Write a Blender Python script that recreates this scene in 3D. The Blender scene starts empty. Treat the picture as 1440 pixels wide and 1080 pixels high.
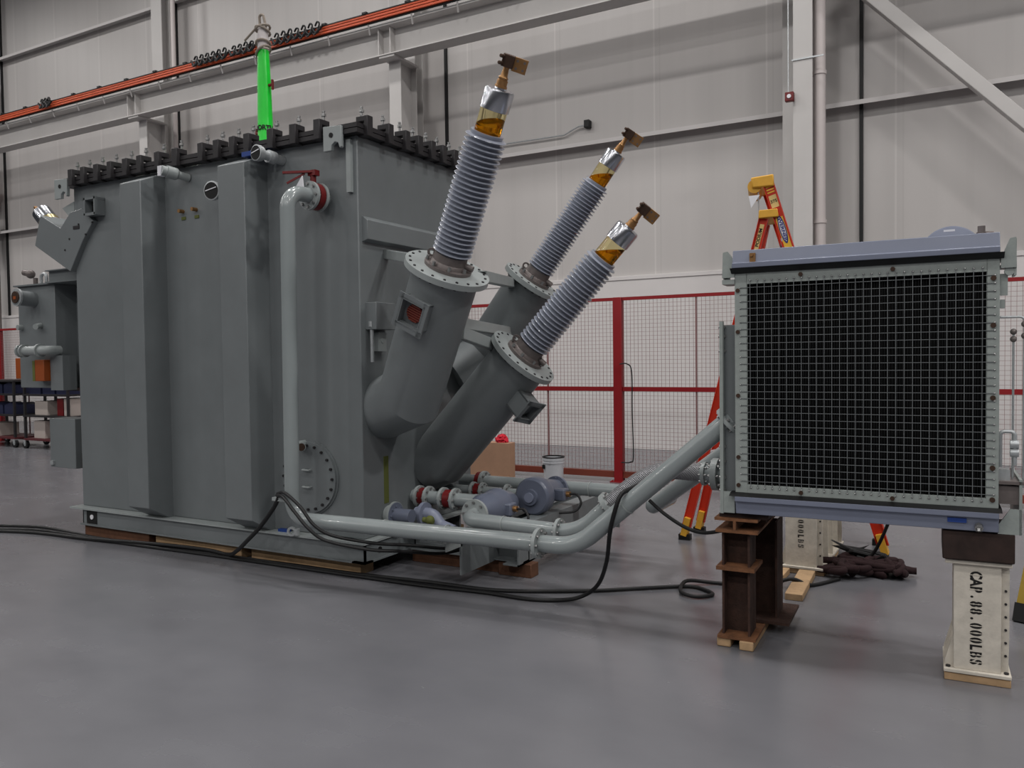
import bpy, bmesh, math, random
from mathutils import Vector, Matrix
random.seed(7)
COL = bpy.context.scene.collection
V = Vector
# ------------------------------------------------------------------ materials
def lin(c):
    return tuple(((x/255)/12.92 if x/255 <= .04045 else ((x/255+.055)/1.055)**2.4) for x in c)
def mat(name, rgb, rough=.5, metal=0., var=.0, vscale=3., bump=0., bscale=60., trans=0., ior=1.45, coat=0.):
    m = bpy.data.materials.new(name); m.use_nodes = True
    nt = m.node_tree; b = nt.nodes['Principled BSDF']; L = nt.links
    c = (*lin(rgb), 1)
    b.inputs['Base Color'].default_value = c
    b.inputs['Roughness'].default_value = rough; b.inputs['Metallic'].default_value = metal
    b.inputs['Transmission Weight'].default_value = trans; b.inputs['IOR'].default_value = ior
    b.inputs['Coat Weight'].default_value = coat
    if var or bump:
        tc = nt.nodes.new('ShaderNodeTexCoord')
    if var:
        n = nt.nodes.new('ShaderNodeTexNoise'); n.inputs['Scale'].default_value = vscale; n.inputs['Detail'].default_value = 6
        n.inputs['Roughness'].default_value = .65
        L.new(tc.outputs['Object'], n.inputs['Vector'])
        r = nt.nodes.new('ShaderNodeMapRange'); r.inputs['From Min'].default_value = .3; r.inputs['From Max'].default_value = .7
        r.inputs['To Min'].default_value = 1-var; r.inputs['To Max'].default_value = 1+var
        L.new(n.outputs['Fac'], r.inputs['Value'])
        mx = nt.nodes.new('ShaderNodeMix'); mx.data_type = 'RGBA'; mx.blend_type = 'MULTIPLY'; mx.inputs['Factor'].default_value = 1
        mx.inputs['A'].default_value = c
        L.new(r.outputs['Result'], mx.inputs['B']); L.new(mx.outputs['Result'], b.inputs['Base Color'])
    if bump:
        n2 = nt.nodes.new('ShaderNodeTexNoise'); n2.inputs['Scale'].default_value = bscale; n2.inputs['Detail'].default_value = 3
        L.new(tc.outputs['Object'], n2.inputs['Vector'])
        bp = nt.nodes.new('ShaderNodeBump'); bp.inputs['Strength'].default_value = bump; bp.inputs['Distance'].default_value = .01
        L.new(n2.outputs['Fac'], bp.inputs['Height']); L.new(bp.outputs['Normal'], b.inputs['Normal'])
    return m
M = {}
M['tank'] = mat('tank_grey_paint', (113,118,120), .42, var=.07, vscale=2.2, bump=.03, bscale=25)
M['pipe'] = mat('pipe_grey_paint', (140,147,148), .22, var=.04, vscale=4, coat=.3)
M['flange'] = mat('flange_grey_paint', (150,156,156), .38, var=.05, vscale=8)
M['blue'] = mat('blue_grey_paint', (120,126,144), .38, var=.05, vscale=4)
M['pump'] = mat('pump_blue_grey_paint', (98,104,120), .3, var=.05, vscale=6)
M['red'] = mat('red_paint', (104,20,22), .4, var=.06, vscale=8)
M['fence'] = mat('fence_red_paint', (136,22,28), .45, var=.05, vscale=5)
M['wire'] = mat('fence_wire', (140,104,104), .5, metal=.2)
M['rust'] = mat('rusty_steel', (58,38,30), .8, var=.5, vscale=9, bump=.3, bscale=90)
M['rustlight'] = mat('orange_rust_plate', (112,74,48), .8, var=.4, vscale=12, bump=.3, bscale=90)
M['dark'] = mat('dark_beam', (48,34,30), .8, var=.4, vscale=10)
M['white'] = mat('white_girder_paint', (190,187,185), .5, var=.05, vscale=1.2)
M['pinkwhite'] = mat('downpipe_paint', (205,196,194), .5, var=.03)
M['stand'] = mat('worn_white_paint', (205,198,186), .6, var=.13, vscale=14, bump=.1)
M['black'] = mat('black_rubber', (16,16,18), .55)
M['clamp'] = mat('black_clamp_steel', (48,46,48), .5, metal=.3, var=.15, vscale=20)
M['bolt'] = mat('zinc_bolt', (150,150,150), .35, metal=.8)
M['alu'] = mat('polished_aluminium', (186,188,194), .24, metal=1., var=.03, vscale=10)
M['galv'] = mat('galvanised_steel', (182,186,188), .45, metal=.55, var=.12, vscale=30)
M['frame'] = mat('cooler_frame_paint', (152,159,156), .45, metal=.1, var=.08, vscale=30)
M['wiregrey'] = mat('grille_wire', (124,128,130), .5, metal=.3)
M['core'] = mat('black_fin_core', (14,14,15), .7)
M['fin'] = mat('dark_fins', (34,36,38), .55, metal=.4)
M['porc'] = mat('blue_grey_porcelain', (142,147,160), .3, coat=.3, var=.03)
M['bronze'] = mat('bronze_terminal', (156,118,78), .42, metal=.75, var=.15, vscale=25)
M['brown'] = mat('dark_brown_metal', (74,56,46), .5, metal=.5, var=.2, vscale=25)
M['basem'] = mat('mounting_brown_grey', (112,104,102), .45, metal=.3, var=.15, vscale=20)
M['green'] = mat('green_plastic_wrap', (8,205,48), .35, var=.06, vscale=12, bump=.25, bscale=14)
M['rope'] = mat('beige_sling', (142,132,122), .8)
M['capwhite'] = mat('white_wrap', (215,208,208), .6)
M['railbrown'] = mat('brown_red_rail', (118,56,42), .5, var=.1)
M['wood'] = mat('pale_lumber', (172,142,108), .75, var=.22, vscale=10, bump=.1)
M['woodred'] = mat('reddish_lumber', (96,64,46), .8, var=.3, vscale=12, bump=.1)
M['ply'] = mat('plywood', (176,138,112), .7, var=.08, vscale=5)
M['orange'] = mat('orange_conductor', (188,74,34), .5, var=.08, vscale=6)
M['ladorange'] = mat('orange_red_fibreglass', (196,48,22), .45, var=.06, vscale=8)
M['ladyellow'] = mat('yellow_cap', (214,160,52), .5, var=.1, vscale=12)
M['labyellow'] = mat('yellow_label', (232,186,60), .5)
M['labpale'] = mat('pale_yellow_label', (222,196,128), .5)
M['labwhite'] = mat('white_label', (225,225,230), .5)
M['labblue'] = mat('blue_label', (34,44,120), .5)
M['ink'] = mat('black_ink', (22,20,20), .7)
M['bluetape'] = mat('blue_plastic', (30,62,132), .5)
M['pinkred'] = mat('pink_red_cloth', (212,38,58), .8, bump=.3, bscale=20)
M['maroon'] = mat('dark_red_sling', (36,14,17), .9, bump=.4, bscale=40)
M['bin'] = mat('navy_plastic_bin', (34,38,66), .5)
M['cartred'] = mat('cart_maroon', (84,34,38), .5)
M['paper'] = mat('pale_carton', (176,166,160), .8)
M['orangebox'] = mat('orange_box', (146,70,24), .5)
M['tape'] = mat('yellow_green_tape', (92,98,46), .7)
M['bucket'] = mat('white_bucket', (206,208,212), .4)
M['olive'] = mat('gold_collar', (150,138,98), .3, metal=.6)
M['yellow'] = mat('yellow_prop', (150,124,36), .6, var=.1)
M['braid'] = mat('steel_braid', (140,140,143), .5, metal=.6)
# braided hose: bump stripes
def stripes(m, axis='X', scale=90, strength=.6):
    nt = m.node_tree; b = nt.nodes['Principled BSDF']
    tc = nt.nodes.new('ShaderNodeTexCoord'); w = nt.nodes.new('ShaderNodeTexWave'); w.inputs['Scale'].default_value = scale
    w.bands_direction = axis
    nt.links.new(tc.outputs['Object'], w.inputs['Vector'])
    bp = nt.nodes.new('ShaderNodeBump'); bp.inputs['Strength'].default_value = strength; bp.inputs['Distance'].default_value = .004
    nt.links.new(w.outputs['Fac'], bp.inputs['Height']); nt.links.new(bp.outputs['Normal'], b.inputs['Normal'])
stripes(M['braid'], 'DIAGONAL', 40, .8)
def glass(name, rgb, rough=.02, ior=1.45):
    m = bpy.data.materials.new(name); m.use_nodes = True
    b = m.node_tree.nodes['Principled BSDF']
    b.inputs['Base Color'].default_value = (*lin(rgb), 1); b.inputs['Roughness'].default_value = rough
    b.inputs['Transmission Weight'].default_value = 1; b.inputs['IOR'].default_value = ior
    return m
M['glass'] = glass('amber_tinted_glass', (235,222,170), .03, 1.12)
M['oil'] = glass('amber_oil', (222,150,28), .02, 1.2)
# concrete floor
def floor_mat():
    m = bpy.data.materials.new('polished_grey_floor'); m.use_nodes = True
    nt = m.node_tree; b = nt.nodes['Principled BSDF']; L = nt.links
    tc = nt.nodes.new('ShaderNodeTexCoord')
    n = nt.nodes.new('ShaderNodeTexNoise'); n.inputs['Scale'].default_value = .45; n.inputs['Detail'].default_value = 8; n.inputs['Roughness'].default_value = .62
    L.new(tc.outputs['Object'], n.inputs['Vector'])
    r = nt.nodes.new('ShaderNodeValToRGB'); r.color_ramp.elements[0].position = .35; r.color_ramp.elements[1].position = .68
    r.color_ramp.elements[0].color = (*lin((101,101,106)), 1); r.color_ramp.elements[1].color = (*lin((110,110,114)), 1)
    L.new(n.outputs['Fac'], r.inputs['Fac'])
    # scuffs
    mp = nt.nodes.new('ShaderNodeMapping'); mp.inputs['Scale'].default_value = (.9, 1.6, 1); mp.inputs['Rotation'].default_value = (0, 0, .5)
    L.new(tc.outputs['Object'], mp.inputs['Vector'])
    n2 = nt.nodes.new('ShaderNodeTexNoise'); n2.inputs['Scale'].default_value = 2.2; n2.inputs['Detail'].default_value = 5
    L.new(mp.outputs['Vector'], n2.inputs['Vector'])
    r2 = nt.nodes.new('ShaderNodeMapRange'); r2.inputs['From Min'].default_value = .25; r2.inputs['From Max'].default_value = .75
    r2.inputs['To Min'].default_value = .94; r2.inputs['To Max'].default_value = 1.05
    L.new(n2.outputs['Fac'], r2.inputs['Value'])
    mx = nt.nodes.new('ShaderNodeMix'); mx.data_type = 'RGBA'; mx.blend_type = 'MULTIPLY'; mx.inputs['Factor'].default_value = 1
    L.new(r.outputs['Color'], mx.inputs['A']); L.new(r2.outputs['Result'], mx.inputs['B']); L.new(mx.outputs['Result'], b.inputs['Base Color'])
    r3 = nt.nodes.new('ShaderNodeMapRange'); r3.inputs['To Min'].default_value = .16; r3.inputs['To Max'].default_value = .34
    L.new(n2.outputs['Fac'], r3.inputs['Value']); L.new(r3.outputs['Result'], b.inputs['Roughness'])
    b.inputs['Specular IOR Level'].default_value = .5
    return m
# sandwich-panel wall: seams by object X
def wall_mat():
    m = bpy.data.materials.new('light_grey_metal_panels'); m.use_nodes = True
    nt = m.node_tree; b = nt.nodes['Principled BSDF']; L = nt.links
    tc = nt.nodes.new('ShaderNodeTexCoord'); s = nt.nodes.new('ShaderNodeSeparateXYZ'); L.new(tc.outputs['Object'], s.inputs['Vector'])
    def seam(period, off, half, lo):
        a = nt.nodes.new('ShaderNodeMath'); a.operation = 'ADD'; a.inputs[1].default_value = off + 200*period
        L.new(s.outputs['X'], a.inputs[0])
        mo = nt.nodes.new('ShaderNodeMath'); mo.operation = 'MODULO'; mo.inputs[1].default_value = period; L.new(a.outputs[0], mo.inputs[0])
        l = nt.nodes.new('ShaderNodeMath'); l.operation = 'LESS_THAN'; l.inputs[1].default_value = half*2; L.new(mo.outputs[0], l.inputs[0])
        r = nt.nodes.new('ShaderNodeMapRange'); r.inputs['To Min'].default_value = 1; r.inputs['To Max'].default_value = lo
        L.new(l.outputs[0], r.inputs['Value']); return r.outputs['Result']
    s1 = seam(1.84, 6.40, .014, 1.16); s2 = seam(1.84, 6.30, .012, .93); s3 = seam(.46, 6.40, .05, .985)
    mp = nt.nodes.new('ShaderNodeMapping'); mp.inputs['Scale'].default_value = (2.2, 1, .12); L.new(tc.outputs['Object'], mp.inputs['Vector'])
    n = nt.nodes.new('ShaderNodeTexNoise'); n.inputs['Scale'].default_value = 1.3; n.inputs['Detail'].default_value = 5; L.new(mp.outputs['Vector'], n.inputs['Vector'])
    r = nt.nodes.new('ShaderNodeMapRange'); r.inputs['To Min'].default_value = .93; r.inputs['To Max'].default_value = 1.05; L.new(n.outputs['Fac'], r.inputs['Value'])
    cur = r.outputs['Result']
    for x in (s1, s2, s3):
        mu = nt.nodes.new('ShaderNodeMath'); mu.operation = 'MULTIPLY'; L.new(cur, mu.inputs[0]); L.new(x, mu.inputs[1]); cur = mu.outputs[0]
    mx = nt.nodes.new('ShaderNodeMix'); mx.data_type = 'RGBA'; mx.blend_type = 'MULTIPLY'; mx.inputs['Factor'].default_value = 1
    mx.inputs['A'].default_value = (*lin((186,182,180)), 1); L.new(cur, mx.inputs['B']); L.new(mx.outputs['Result'], b.inputs['Base Color'])
    b.inputs['Roughness'].default_value = .42
    return m
M['floor'] = floor_mat(); M['wall'] = wall_mat()
M['dado'] = mat('pale_concrete_dado', (208,204,203), .6, var=.03, vscale=1.5)
# ------------------------------------------------------------------ mesh builder
def frame_of(d):
    d = V(d).normalized(); a = V((0, 0, 1)) if abs(d.z) < .9 else V((1, 0, 0))
    x = a.cross(d).normalized(); y = d.cross(x); return x, y, d
def fillet(pts, r, n=8):
    pts = [V(p) for p in pts]; out = [pts[0]]
    for i in range(1, len(pts)-1):
        rr = r[i-1] if isinstance(r, (list, tuple)) else r
        a = (pts[i-1]-pts[i]).normalized(); b = (pts[i+1]-pts[i]).normalized()
        ang = a.angle(b)
        if ang > 3.1 or rr == 0: out.append(pts[i]); continue
        t = rr/math.tan(ang/2); t = min(t, (pts[i-1]-pts[i]).length*.49, (pts[i+1]-pts[i]).length*.49)
        p0 = pts[i]+a*t; p1 = pts[i]+b*t
        rr = t*math.tan(ang/2)
        c = pts[i]+(a+b).normalized()*(rr/math.sin(ang/2))
        v0 = p0-c; v1 = p1-c; th = v0.angle(v1); ax = v0.cross(v1).normalized()
        for k in range(n+1): out.append(c+Matrix.Rotation(th*k/n, 3, ax)@v0)
    out.append(pts[-1]); return out
def spline(pts, n=8):
    P = [V(p) for p in pts]; P = [P[0]*2-P[1]]+P+[P[-1]*2-P[-2]]; out = []
    for i in range(1, len(P)-2):
        for k in range(n):
            t = k/n; a, b, c, d = P[i-1:i+3]
            out.append(.5*((2*b)+(c-a)*t+(2*a-5*b+4*c-d)*t*t+(3*b-a-3*c+d)*t**3))
    out.append(P[-2]); return out
class MB:
    def __init__(s): s.v = []; s.f = []
    def add(s, vs, fs):
        o = len(s.v); s.v += [V(v) for v in vs]; s.f += [tuple(i+o for i in f) for f in fs]; return s
    def box(s, a, b):
        x0, y0, z0 = (min(a[i], b[i]) for i in range(3)); x1, y1, z1 = (max(a[i], b[i]) for i in range(3))
        return s.add([(x0,y0,z0),(x1,y0,z0),(x1,y1,z0),(x0,y1,z0),(x0,y0,z1),(x1,y0,z1),(x1,y1,z1),(x0,y1,z1)],
                     [(0,3,2,1),(4,5,6,7),(0,1,5,4),(1,2,6,5),(2,3,7,6),(3,0,4,7)])
    def obox(s, c, ax, ay, az, sx, sy, sz):
        c = V(c); ax, ay, az = V(ax)*sx/2, V(ay)*sy/2, V(az)*sz/2
        vs = [c+ax*i+ay*j+az*k for k in (-1, 1) for i, j in ((-1,-1),(1,-1),(1,1),(-1,1))]
        return s.add(vs, [(0,3,2,1),(4,5,6,7),(0,1,5,4),(1,2,6,5),(2,3,7,6),(3,0,4,7)])
    def bar(s, p, q, w, h, up=(0,0,1)):
        p, q = V(p), V(q); d = (q-p); l = d.length; d.normalize(); x = V(up).cross(d)
        if x.length < 1e-4: x = V((1,0,0)).cross(d)
        x.normalize(); y = d.cross(x)
        return s.obox((p+q)/2, x, y, d, w, h, l)
    def prism(s, poly, off):      # poly: list of 3d points (planar), extruded by off
        n = len(poly); off = V(off); vs = [V(p) for p in poly]+[V(p)+off for p in poly]
        return s.add(vs, [tuple(range(n))[::-1], tuple(range(n, 2*n))]+[(i, (i+1) % n, n+(i+1) % n, n+i) for i in range(n)])
    def tube(s, pts, r, n=20, caps=True):
        pts = [V(p) for p in pts]; N = len(pts)
        ds = [(pts[i+1]-pts[i]).normalized() for i in range(N-1)]
        x, y, _ = frame_of(ds[0]); rings = []
        for i in range(N):
            din = ds[max(i-1, 0)]; dout = ds[min(i, N-2)]
            if i > 0:
                q = ds[max(i-2, 0)].rotation_difference(din) if i > 1 else None
                if q: x = q@x; y = q@y
            t = (din+dout).normalized(); rr = r[i] if isinstance(r, (list, tuple)) else r
            ring = []
            for k in range(n):
                a = 2*math.pi*k/n; o = (x*math.cos(a)+y*math.sin(a))*rr
                den = din.dot(t)
                o = o-din*(o.dot(t)/den)   # shear onto the mitre plane
                ring.append(pts[i]+o)
            rings.append(ring)
        vs = [v for rg in rings for v in rg]; fs = []
        for i in range(N-1):
            for k in range(n):
                a = i*n+k; b = i*n+(k+1) % n; fs.append((a, b, b+n, a+n))
        if caps: fs.append(tuple(range(n))[::-1]); fs.append(tuple(range((N-1)*n, N*n)))
        return s.add(vs, fs)
    def cyl(s, p, q, r, n=24, r2=None): return s.tube([p, q], [r, r if r2 is None else r2], n)
    def lathe(s, o, d, prof, n=32):   # prof: list (s along axis, radius)
        x, y, d = frame_of(d); o = V(o); vs = []; fs = []; N = len(prof)
        for (h, r) in prof:
            for k in range(n):
                a = 2*math.pi*k/n; vs.append(o+d*h+(x*math.cos(a)+y*math.sin(a))*max(r, 1e-4))
        for i in range(N-1):
            for k in range(n):
                a = i*n+k; b = i*n+(k+1) % n; fs.append((a, b, b+n, a+n))
        if prof[0][1] > 1e-3 : fs.append(tuple(range(n))[::-1])
        if prof[-1][1] > 1e-3: fs.append(tuple(range((N-1)*n, N*n)))
        return s.add(vs, fs)
    def ring(s, o, d, r0, r1, h, n=32):
        x, y, d = frame_of(d); o = V(o); vs = []; fs = []
        for (hh, r) in ((0, r0), (0, r1), (h, r1), (h, r0)):
            for k in range(n):
                a = 2*math.pi*k/n; vs.append(o+d*hh+(x*math.cos(a)+y*math.sin(a))*r)
        for i in range(4):
            for k in range(n):
                fs.append((i*n+k, i*n+(k+1) % n, ((i+1) % 4)*n+(k+1) % n, ((i+1) % 4)*n+k))
        return s.add(vs, fs)
    def bolts(s, o, d, R, n, r=.009, h=.018, ph=0, both=False, t=0):
        x, y, d = frame_of(d); o = V(o)
        for k in range(n):
            a = 2*math.pi*(k+ph)/n; c = o+(x*math.cos(a)+y*math.sin(a))*R
            s.tube([c-d*.003, c+d*h], r, 6)
            if both: s.tube([c-d*t-d*h, c-d*t+d*.003], r, 6)
        return s
    def sphere(s, c, r, n=12, sc=(1,1,1)):
        vs = []; fs = []; c = V(c)
        for i in range(n+1):
            th = math.pi*i/n
            for k in range(2*n):
                a = math.pi*k/n; vs.append(c+V((r*sc[0]*math.sin(th)*math.cos(a), r*sc[1]*math.sin(th)*math.sin(a), r*sc[2]*math.cos(th))))
        for i in range(n):
            for k in range(2*n): fs.append((i*2*n+k, (i+1)*2*n+k, (i+1)*2*n+(k+1) % (2*n), i*2*n+(k+1) % (2*n)))
        return s.add(vs, fs)
    def build(s, name, m, parent=None, bevel=0., origin=None, angle=35, world=True):
        me = bpy.data.meshes.new(name)
        if parent is not None and world: T = wm(parent).inverted()
        elif origin is not None: T = Matrix.Translation(-V(origin))
        else: T = Matrix()
        me.from_pydata([tuple(T@v) for v in s.v], [], s.f)
        bm = bmesh.new(); bm.from_mesh(me); bmesh.ops.remove_doubles(bm, verts=bm.verts, dist=1e-5)
        bmesh.ops.recalc_face_normals(bm, faces=bm.faces)
        for f in bm.faces: f.smooth = True
        bm.to_mesh(me); bm.free()
        me.set_sharp_from_angle(angle=math.radians(angle))
        me.materials.append(M[m] if isinstance(m, str) else m)
        o = bpy.data.objects.new(name, me); COL.objects.link(o)
        if parent is not None: o.parent = parent
        elif origin is not None: o.location = origin
        if bevel:
            b = o.modifiers.new('bevel', 'BEVEL'); b.width = bevel; b.segments = 2; b.limit_method = 'ANGLE'
        return o
def wm(o):
    m = Matrix.Translation(o.location)@o.rotation_euler.to_matrix().to_4x4()
    return (wm(o.parent)@m) if o.parent else m
def tag(o, label=None, cat=None, group=None, kind=None):
    if label: o['label'] = label
    if cat: o['category'] = cat
    if group: o['group'] = group
    if kind: o['kind'] = kind
    return o
def thing(name, loc, label, cat, group=None, rz=0.):
    o = bpy.data.objects.new(name, None); COL.objects.link(o); o.location = loc; o.rotation_euler = (0, 0, rz)
    o.empty_display_size = .2
    return tag(o, label, cat, group)
def copy_tree(o, parent=None):
    c = o.copy(); COL.objects.link(c); c.parent = parent
    for ch in [x for x in bpy.data.objects if x.parent == o]: copy_tree(ch, c)
    return c
def text_mesh(txt, size, bold=.0):
    cu = bpy.data.curves.new('lettering', 'FONT'); cu.body = txt; cu.size = size; cu.extrude = .0006; cu.offset = bold
    cu.align_x = 'CENTER'; cu.align_y = 'CENTER'
    ob = bpy.data.objects.new('lettering', cu); COL.objects.link(ob)
    bpy.context.view_layer.update()
    me = bpy.data.meshes.new_from_object(ob.evaluated_get(bpy.context.evaluated_depsgraph_get()))
    bpy.data.objects.remove(ob); bpy.data.curves.remove(cu); return me
def lettering(name, txt, size, m, parent, c, xdir, ydir, sx=1., bold=0.):
    """flat lettering centred on world point c, written along xdir, letter tops towards ydir"""
    me = text_mesh(txt, size, bold); x = V(xdir).normalized(); y = V(ydir).normalized(); z = x.cross(y)
    T = wm(parent).inverted() if parent else Matrix()
    for v in me.vertices: v.co = T@(V(c)+x*v.co.x*sx+y*v.co.y+z*v.co.z)
    me.materials.clear(); me.materials.append(M[m])
    o = bpy.data.objects.new(name, me); COL.objects.link(o); o.parent = parent; return o
# ------------------------------------------------------------------ camera
F_PX, PITCH, ROLL, YAW = 1140.675, .03267229, -.01347693, -.50706536
cy, sy = math.cos(YAW), math.sin(YAW)
fw = V((sy*math.cos(PITCH), cy*math.cos(PITCH), -math.sin(PITCH))); r_ = V((cy, -sy, 0)); u_ = r_.cross(fw)
Rr = r_*math.cos(ROLL)+u_*math.sin(ROLL); Uu = -r_*math.sin(ROLL)+u_*math.cos(ROLL)
cam = bpy.data.cameras.new('camera'); camo = bpy.data.objects.new('camera', cam); COL.objects.link(camo)
camo.matrix_world = Matrix(((Rr.x, Uu.x, -fw.x, 0), (Rr.y, Uu.y, -fw.y, 0), (Rr.z, Uu.z, -fw.z, 1.6), (0, 0, 0, 1)))
cam.sensor_fit = 'HORIZONTAL'; cam.sensor_width = 36; cam.lens = 36*F_PX/1440; cam.clip_end = 200
bpy.context.scene.camera = camo
# ------------------------------------------------------------------ setting
W = 13.24
st = lambda o: tag(o, kind='structure')
st(MB().box((-45, -14, -.2), (22, W+.3, 0)).build('floor', 'floor'))
st(MB().box((-45, W, 0), (22, W+.25, 15)).build('wall_back', 'wall'))
st(MB().box((-45, W-.07, 0), (22, W, 2.90)).box((-45, W-.085, 2.9), (22, W, 2.97)).build('trim_1', 'dado', bevel=.006))
def girt(n, z, x0, x1):
    # C-channel: thin lit top lip, web, bottom lip
    st(MB().box((x0, W-.2, z), (x1, W, z+.012)).box((x0, W-.2, z-.055), (x1, W-.19, z)).build('trim_%d' % n, 'dado'))
girt(2, 5.31, -45, 22); girt(3, 10.07, -45, 22)
for i, x in enumerate((-1.33, -8.70, -16.3, -23.55)):
    m = MB().box((x-.025, W-.05, 2.97), (x+.025, W, 15))
    st(m.build('trim_%d' % (4+i), 'black'))
# crane runway girder
g = thing('crane_girder', (-11, 12.0, 7.07), 'long white steel crane girder running high along the back wall', 'girder')
X0, X1 = -40, 14
MB().box((X0, 11.84, 7.07), (X1, 12.16, 7.09)).build('bottom_flange', 'white', g)
MB().box((X0, 11.99, 7.09), (X1, 12.01, 7.58)).build('web', 'white', g)
MB().box((X0, 11.78, 7.56), (X1, 12.22, 7.60)).build('top_flange', 'white', g)
for k in range(14):
    x = -37.28+k*3.52
    if k % 2 == 0:
        MB().box((x-.14, 11.85, 7.09), (x-.12, 12.15, 7.56)).build('stiffener', 'white', g)
        MB().box((x+.12, 11.85, 7.09), (x+.14, 12.15, 7.56)).build('stiffener', 'white', g)
for k in range(46):
    x = -36+k*.95
    MB().bar((x, 11.80, 7.46), (x+.03, 11.72, 7.62), .03, .008).build('bracket', 'white', g)
# conductor rail
cr = thing('conductor_rail', (-11, 11.7, 7.64), 'orange crane conductor rail clipped along the top of the white girder', 'rail')
for dz in (0, .05, .1):
    MB().box((X0, 11.66-.0*dz, 7.64+dz), (X1, 11.70, 7.675+dz)).build('conductor_bar', 'orange', cr)
MB().box((X0, 11.70, 7.62), (X1, 11.74, 7.81)).box((X0, 11.652, 7.772), (X1, 11.70, 7.79)).build('backing_strip', 'black', cr)
for k in range(48):
    x = -36+k*.95
    MB().box((x-.05, 11.64, 7.785), (x+.05, 11.76, 7.82)).build('clip', 'black', cr)
def festoon(x0, x1, label):
    rnd = random.Random(int(x0*10)+99); m = MB(); n = max(int((x1-x0)/.16), 3)
    for i in range(n):
        x = x0+(x1-x0)*(i+.5)/n; h = rnd.uniform(.07, .13)
        pts = [(x-.1, 11.64, 7.72), (x-.07, 11.59, 7.72-h*.6), (x, 11.58, 7.70-h*.5), (x+.07, 11.60, 7.80), (x+.02, 11.60, 7.80+h*.5), (x-.05, 11.62, 7.80)]
        m.tube(spline(pts, 4), .017, 6).tube(spline([(x-.12, 11.60, 7.78), (x, 11.59, 7.66), (x+.12, 11.61, 7.76)], 4), .022, 6)
    o = m.build('cable_bundle', 'black', origin=((x0+x1)/2, 11.6, 7.66)); tag(o, label, 'cable')
festoon(-19.15, -18.75, 'small black cable bundle on the orange rail at the far left')
festoon(-13.85, -12.85, 'black cable bundle on the orange rail, leftmost of the three above the tank')
festoon(-12.75, -12.1, 'short black cable bundle on the orange rail just left of the green tube')
festoon(-11.6, -10.4, 'black cable bundle on the orange rail, right of the green tube')
# columns
def column(x, label):
    c = thing('crane_column', (x, 12.1, 0), label, 'column')
    MB().box((x-.13, 12.10, 0), (x+.13, 12.12, 7.07)).box((x-.01, 12.12, 0), (x+.01, 12.58, 7.07)).box((x-.13, 12.58, 0), (x+.13, 12.60, 7.07)).build('column_shaft', 'white', c)
    MB().box((x-.17, 11.86, 7.03), (x+.17, 12.62, 7.068)).build('cap_plate', 'white', c)
    MB().box((x-.2, 12.02, 0), (x+.2, 12.70, .03)).build('base_plate', 'white', c)
column(-16.12, 'white crane girder column behind the left part of the tank')
column(-9.08, 'white crane girder column behind the right rear corner of the tank lid')
column(-1.98, 'white crane girder column behind the orange stepladder')
def bcolumn(x, label):
    c = thing('building_column', (x, 12.75, 0), label, 'column')
    MB().box((x-.18, 12.78, 0), (x+.18, 12.80, 15)).box((x-.012, 12.8, 0), (x+.012, 13.02, 15)).box((x-.18, 13.02, 0), (x+.18, 13.035, 15)).build('column_shaft', 'white', c)
    MB().box((x-.24, 12.7, 0), (x+.24, 13.1, .03)).build('base_plate', 'white', c)
bcolumn(-16.45, 'white building column rising above the girder at upper left')
bcolumn(-9.30, 'white building column on the wall behind the middle crane column')
bcolumn(-2.20, 'white building column on the wall behind the right crane column')
dp = thing('downpipe', (-1.79, 12.34, 0), 'pinkish white vertical downpipe beside the right crane column', 'pipe')
MB().cyl((-1.79, 12.34, 0), (-1.79, 12.34, 14), .082, 24).build('pipe', 'pinkwhite', dp)
for z in (3.45, 5.55): MB().ring((-1.79, 12.34, z), (0, 0, 1), .08, .094, .05).build('coupling', 'pinkwhite', dp)
dp = thing('downpipe', (-15.75, 12.7, 0), 'thin white vertical pipe beside the upper left building column', 'pipe')
MB().cyl((-15.9, 12.8, 0), (-15.9, 12.8, 14), .05, 16).build('pipe', 'pinkwhite', dp)
dp = thing('conduit_run', (-23.75, 12.9, 0), 'dark vertical conduits with boxes on the wall at the left edge', 'conduit')
MB().cyl((-23.62, 12.95, 0), (-23.62, 12.95, 14), .07, 12).build('conduit', 'basem', dp)
MB().box((-23.95, 12.85, 4.6), (-23.7, 13.0, 5.6)).build('junction_box', 'dark', dp)
MB().box((-24.05, 12.8, 6.0), (-23.72, 12.98, 6.75)).build('orange_box', 'orangebox', dp)
MB().box((-23.9, 12.85, 7.8), (-23.6, 13.0, 9.4)).build('junction_box', 'dark', dp)
# diagonal brace
br = thing('diagonal_brace', (-.1, 12.6, 5.6), 'white diagonal steel brace crossing the upper right wall', 'brace')
d = V((1, 0, -1.095)).normalized(); a = V((-1.9, 12.6, 7.42))
MB().bar(a, a+d*7.6, .17, .19, up=(0, 1, 0)).build('brace_tube', 'white', br, bevel=.01)
MB().prism([(-1.86, 12.58, 7.0), (-1.45, 12.58, 6.8), (-1.45, 12.58, 7.3), (-1.86, 12.58, 7.6)], (0, .02, 0)).build('gusset_plate', 'white', br)
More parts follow.
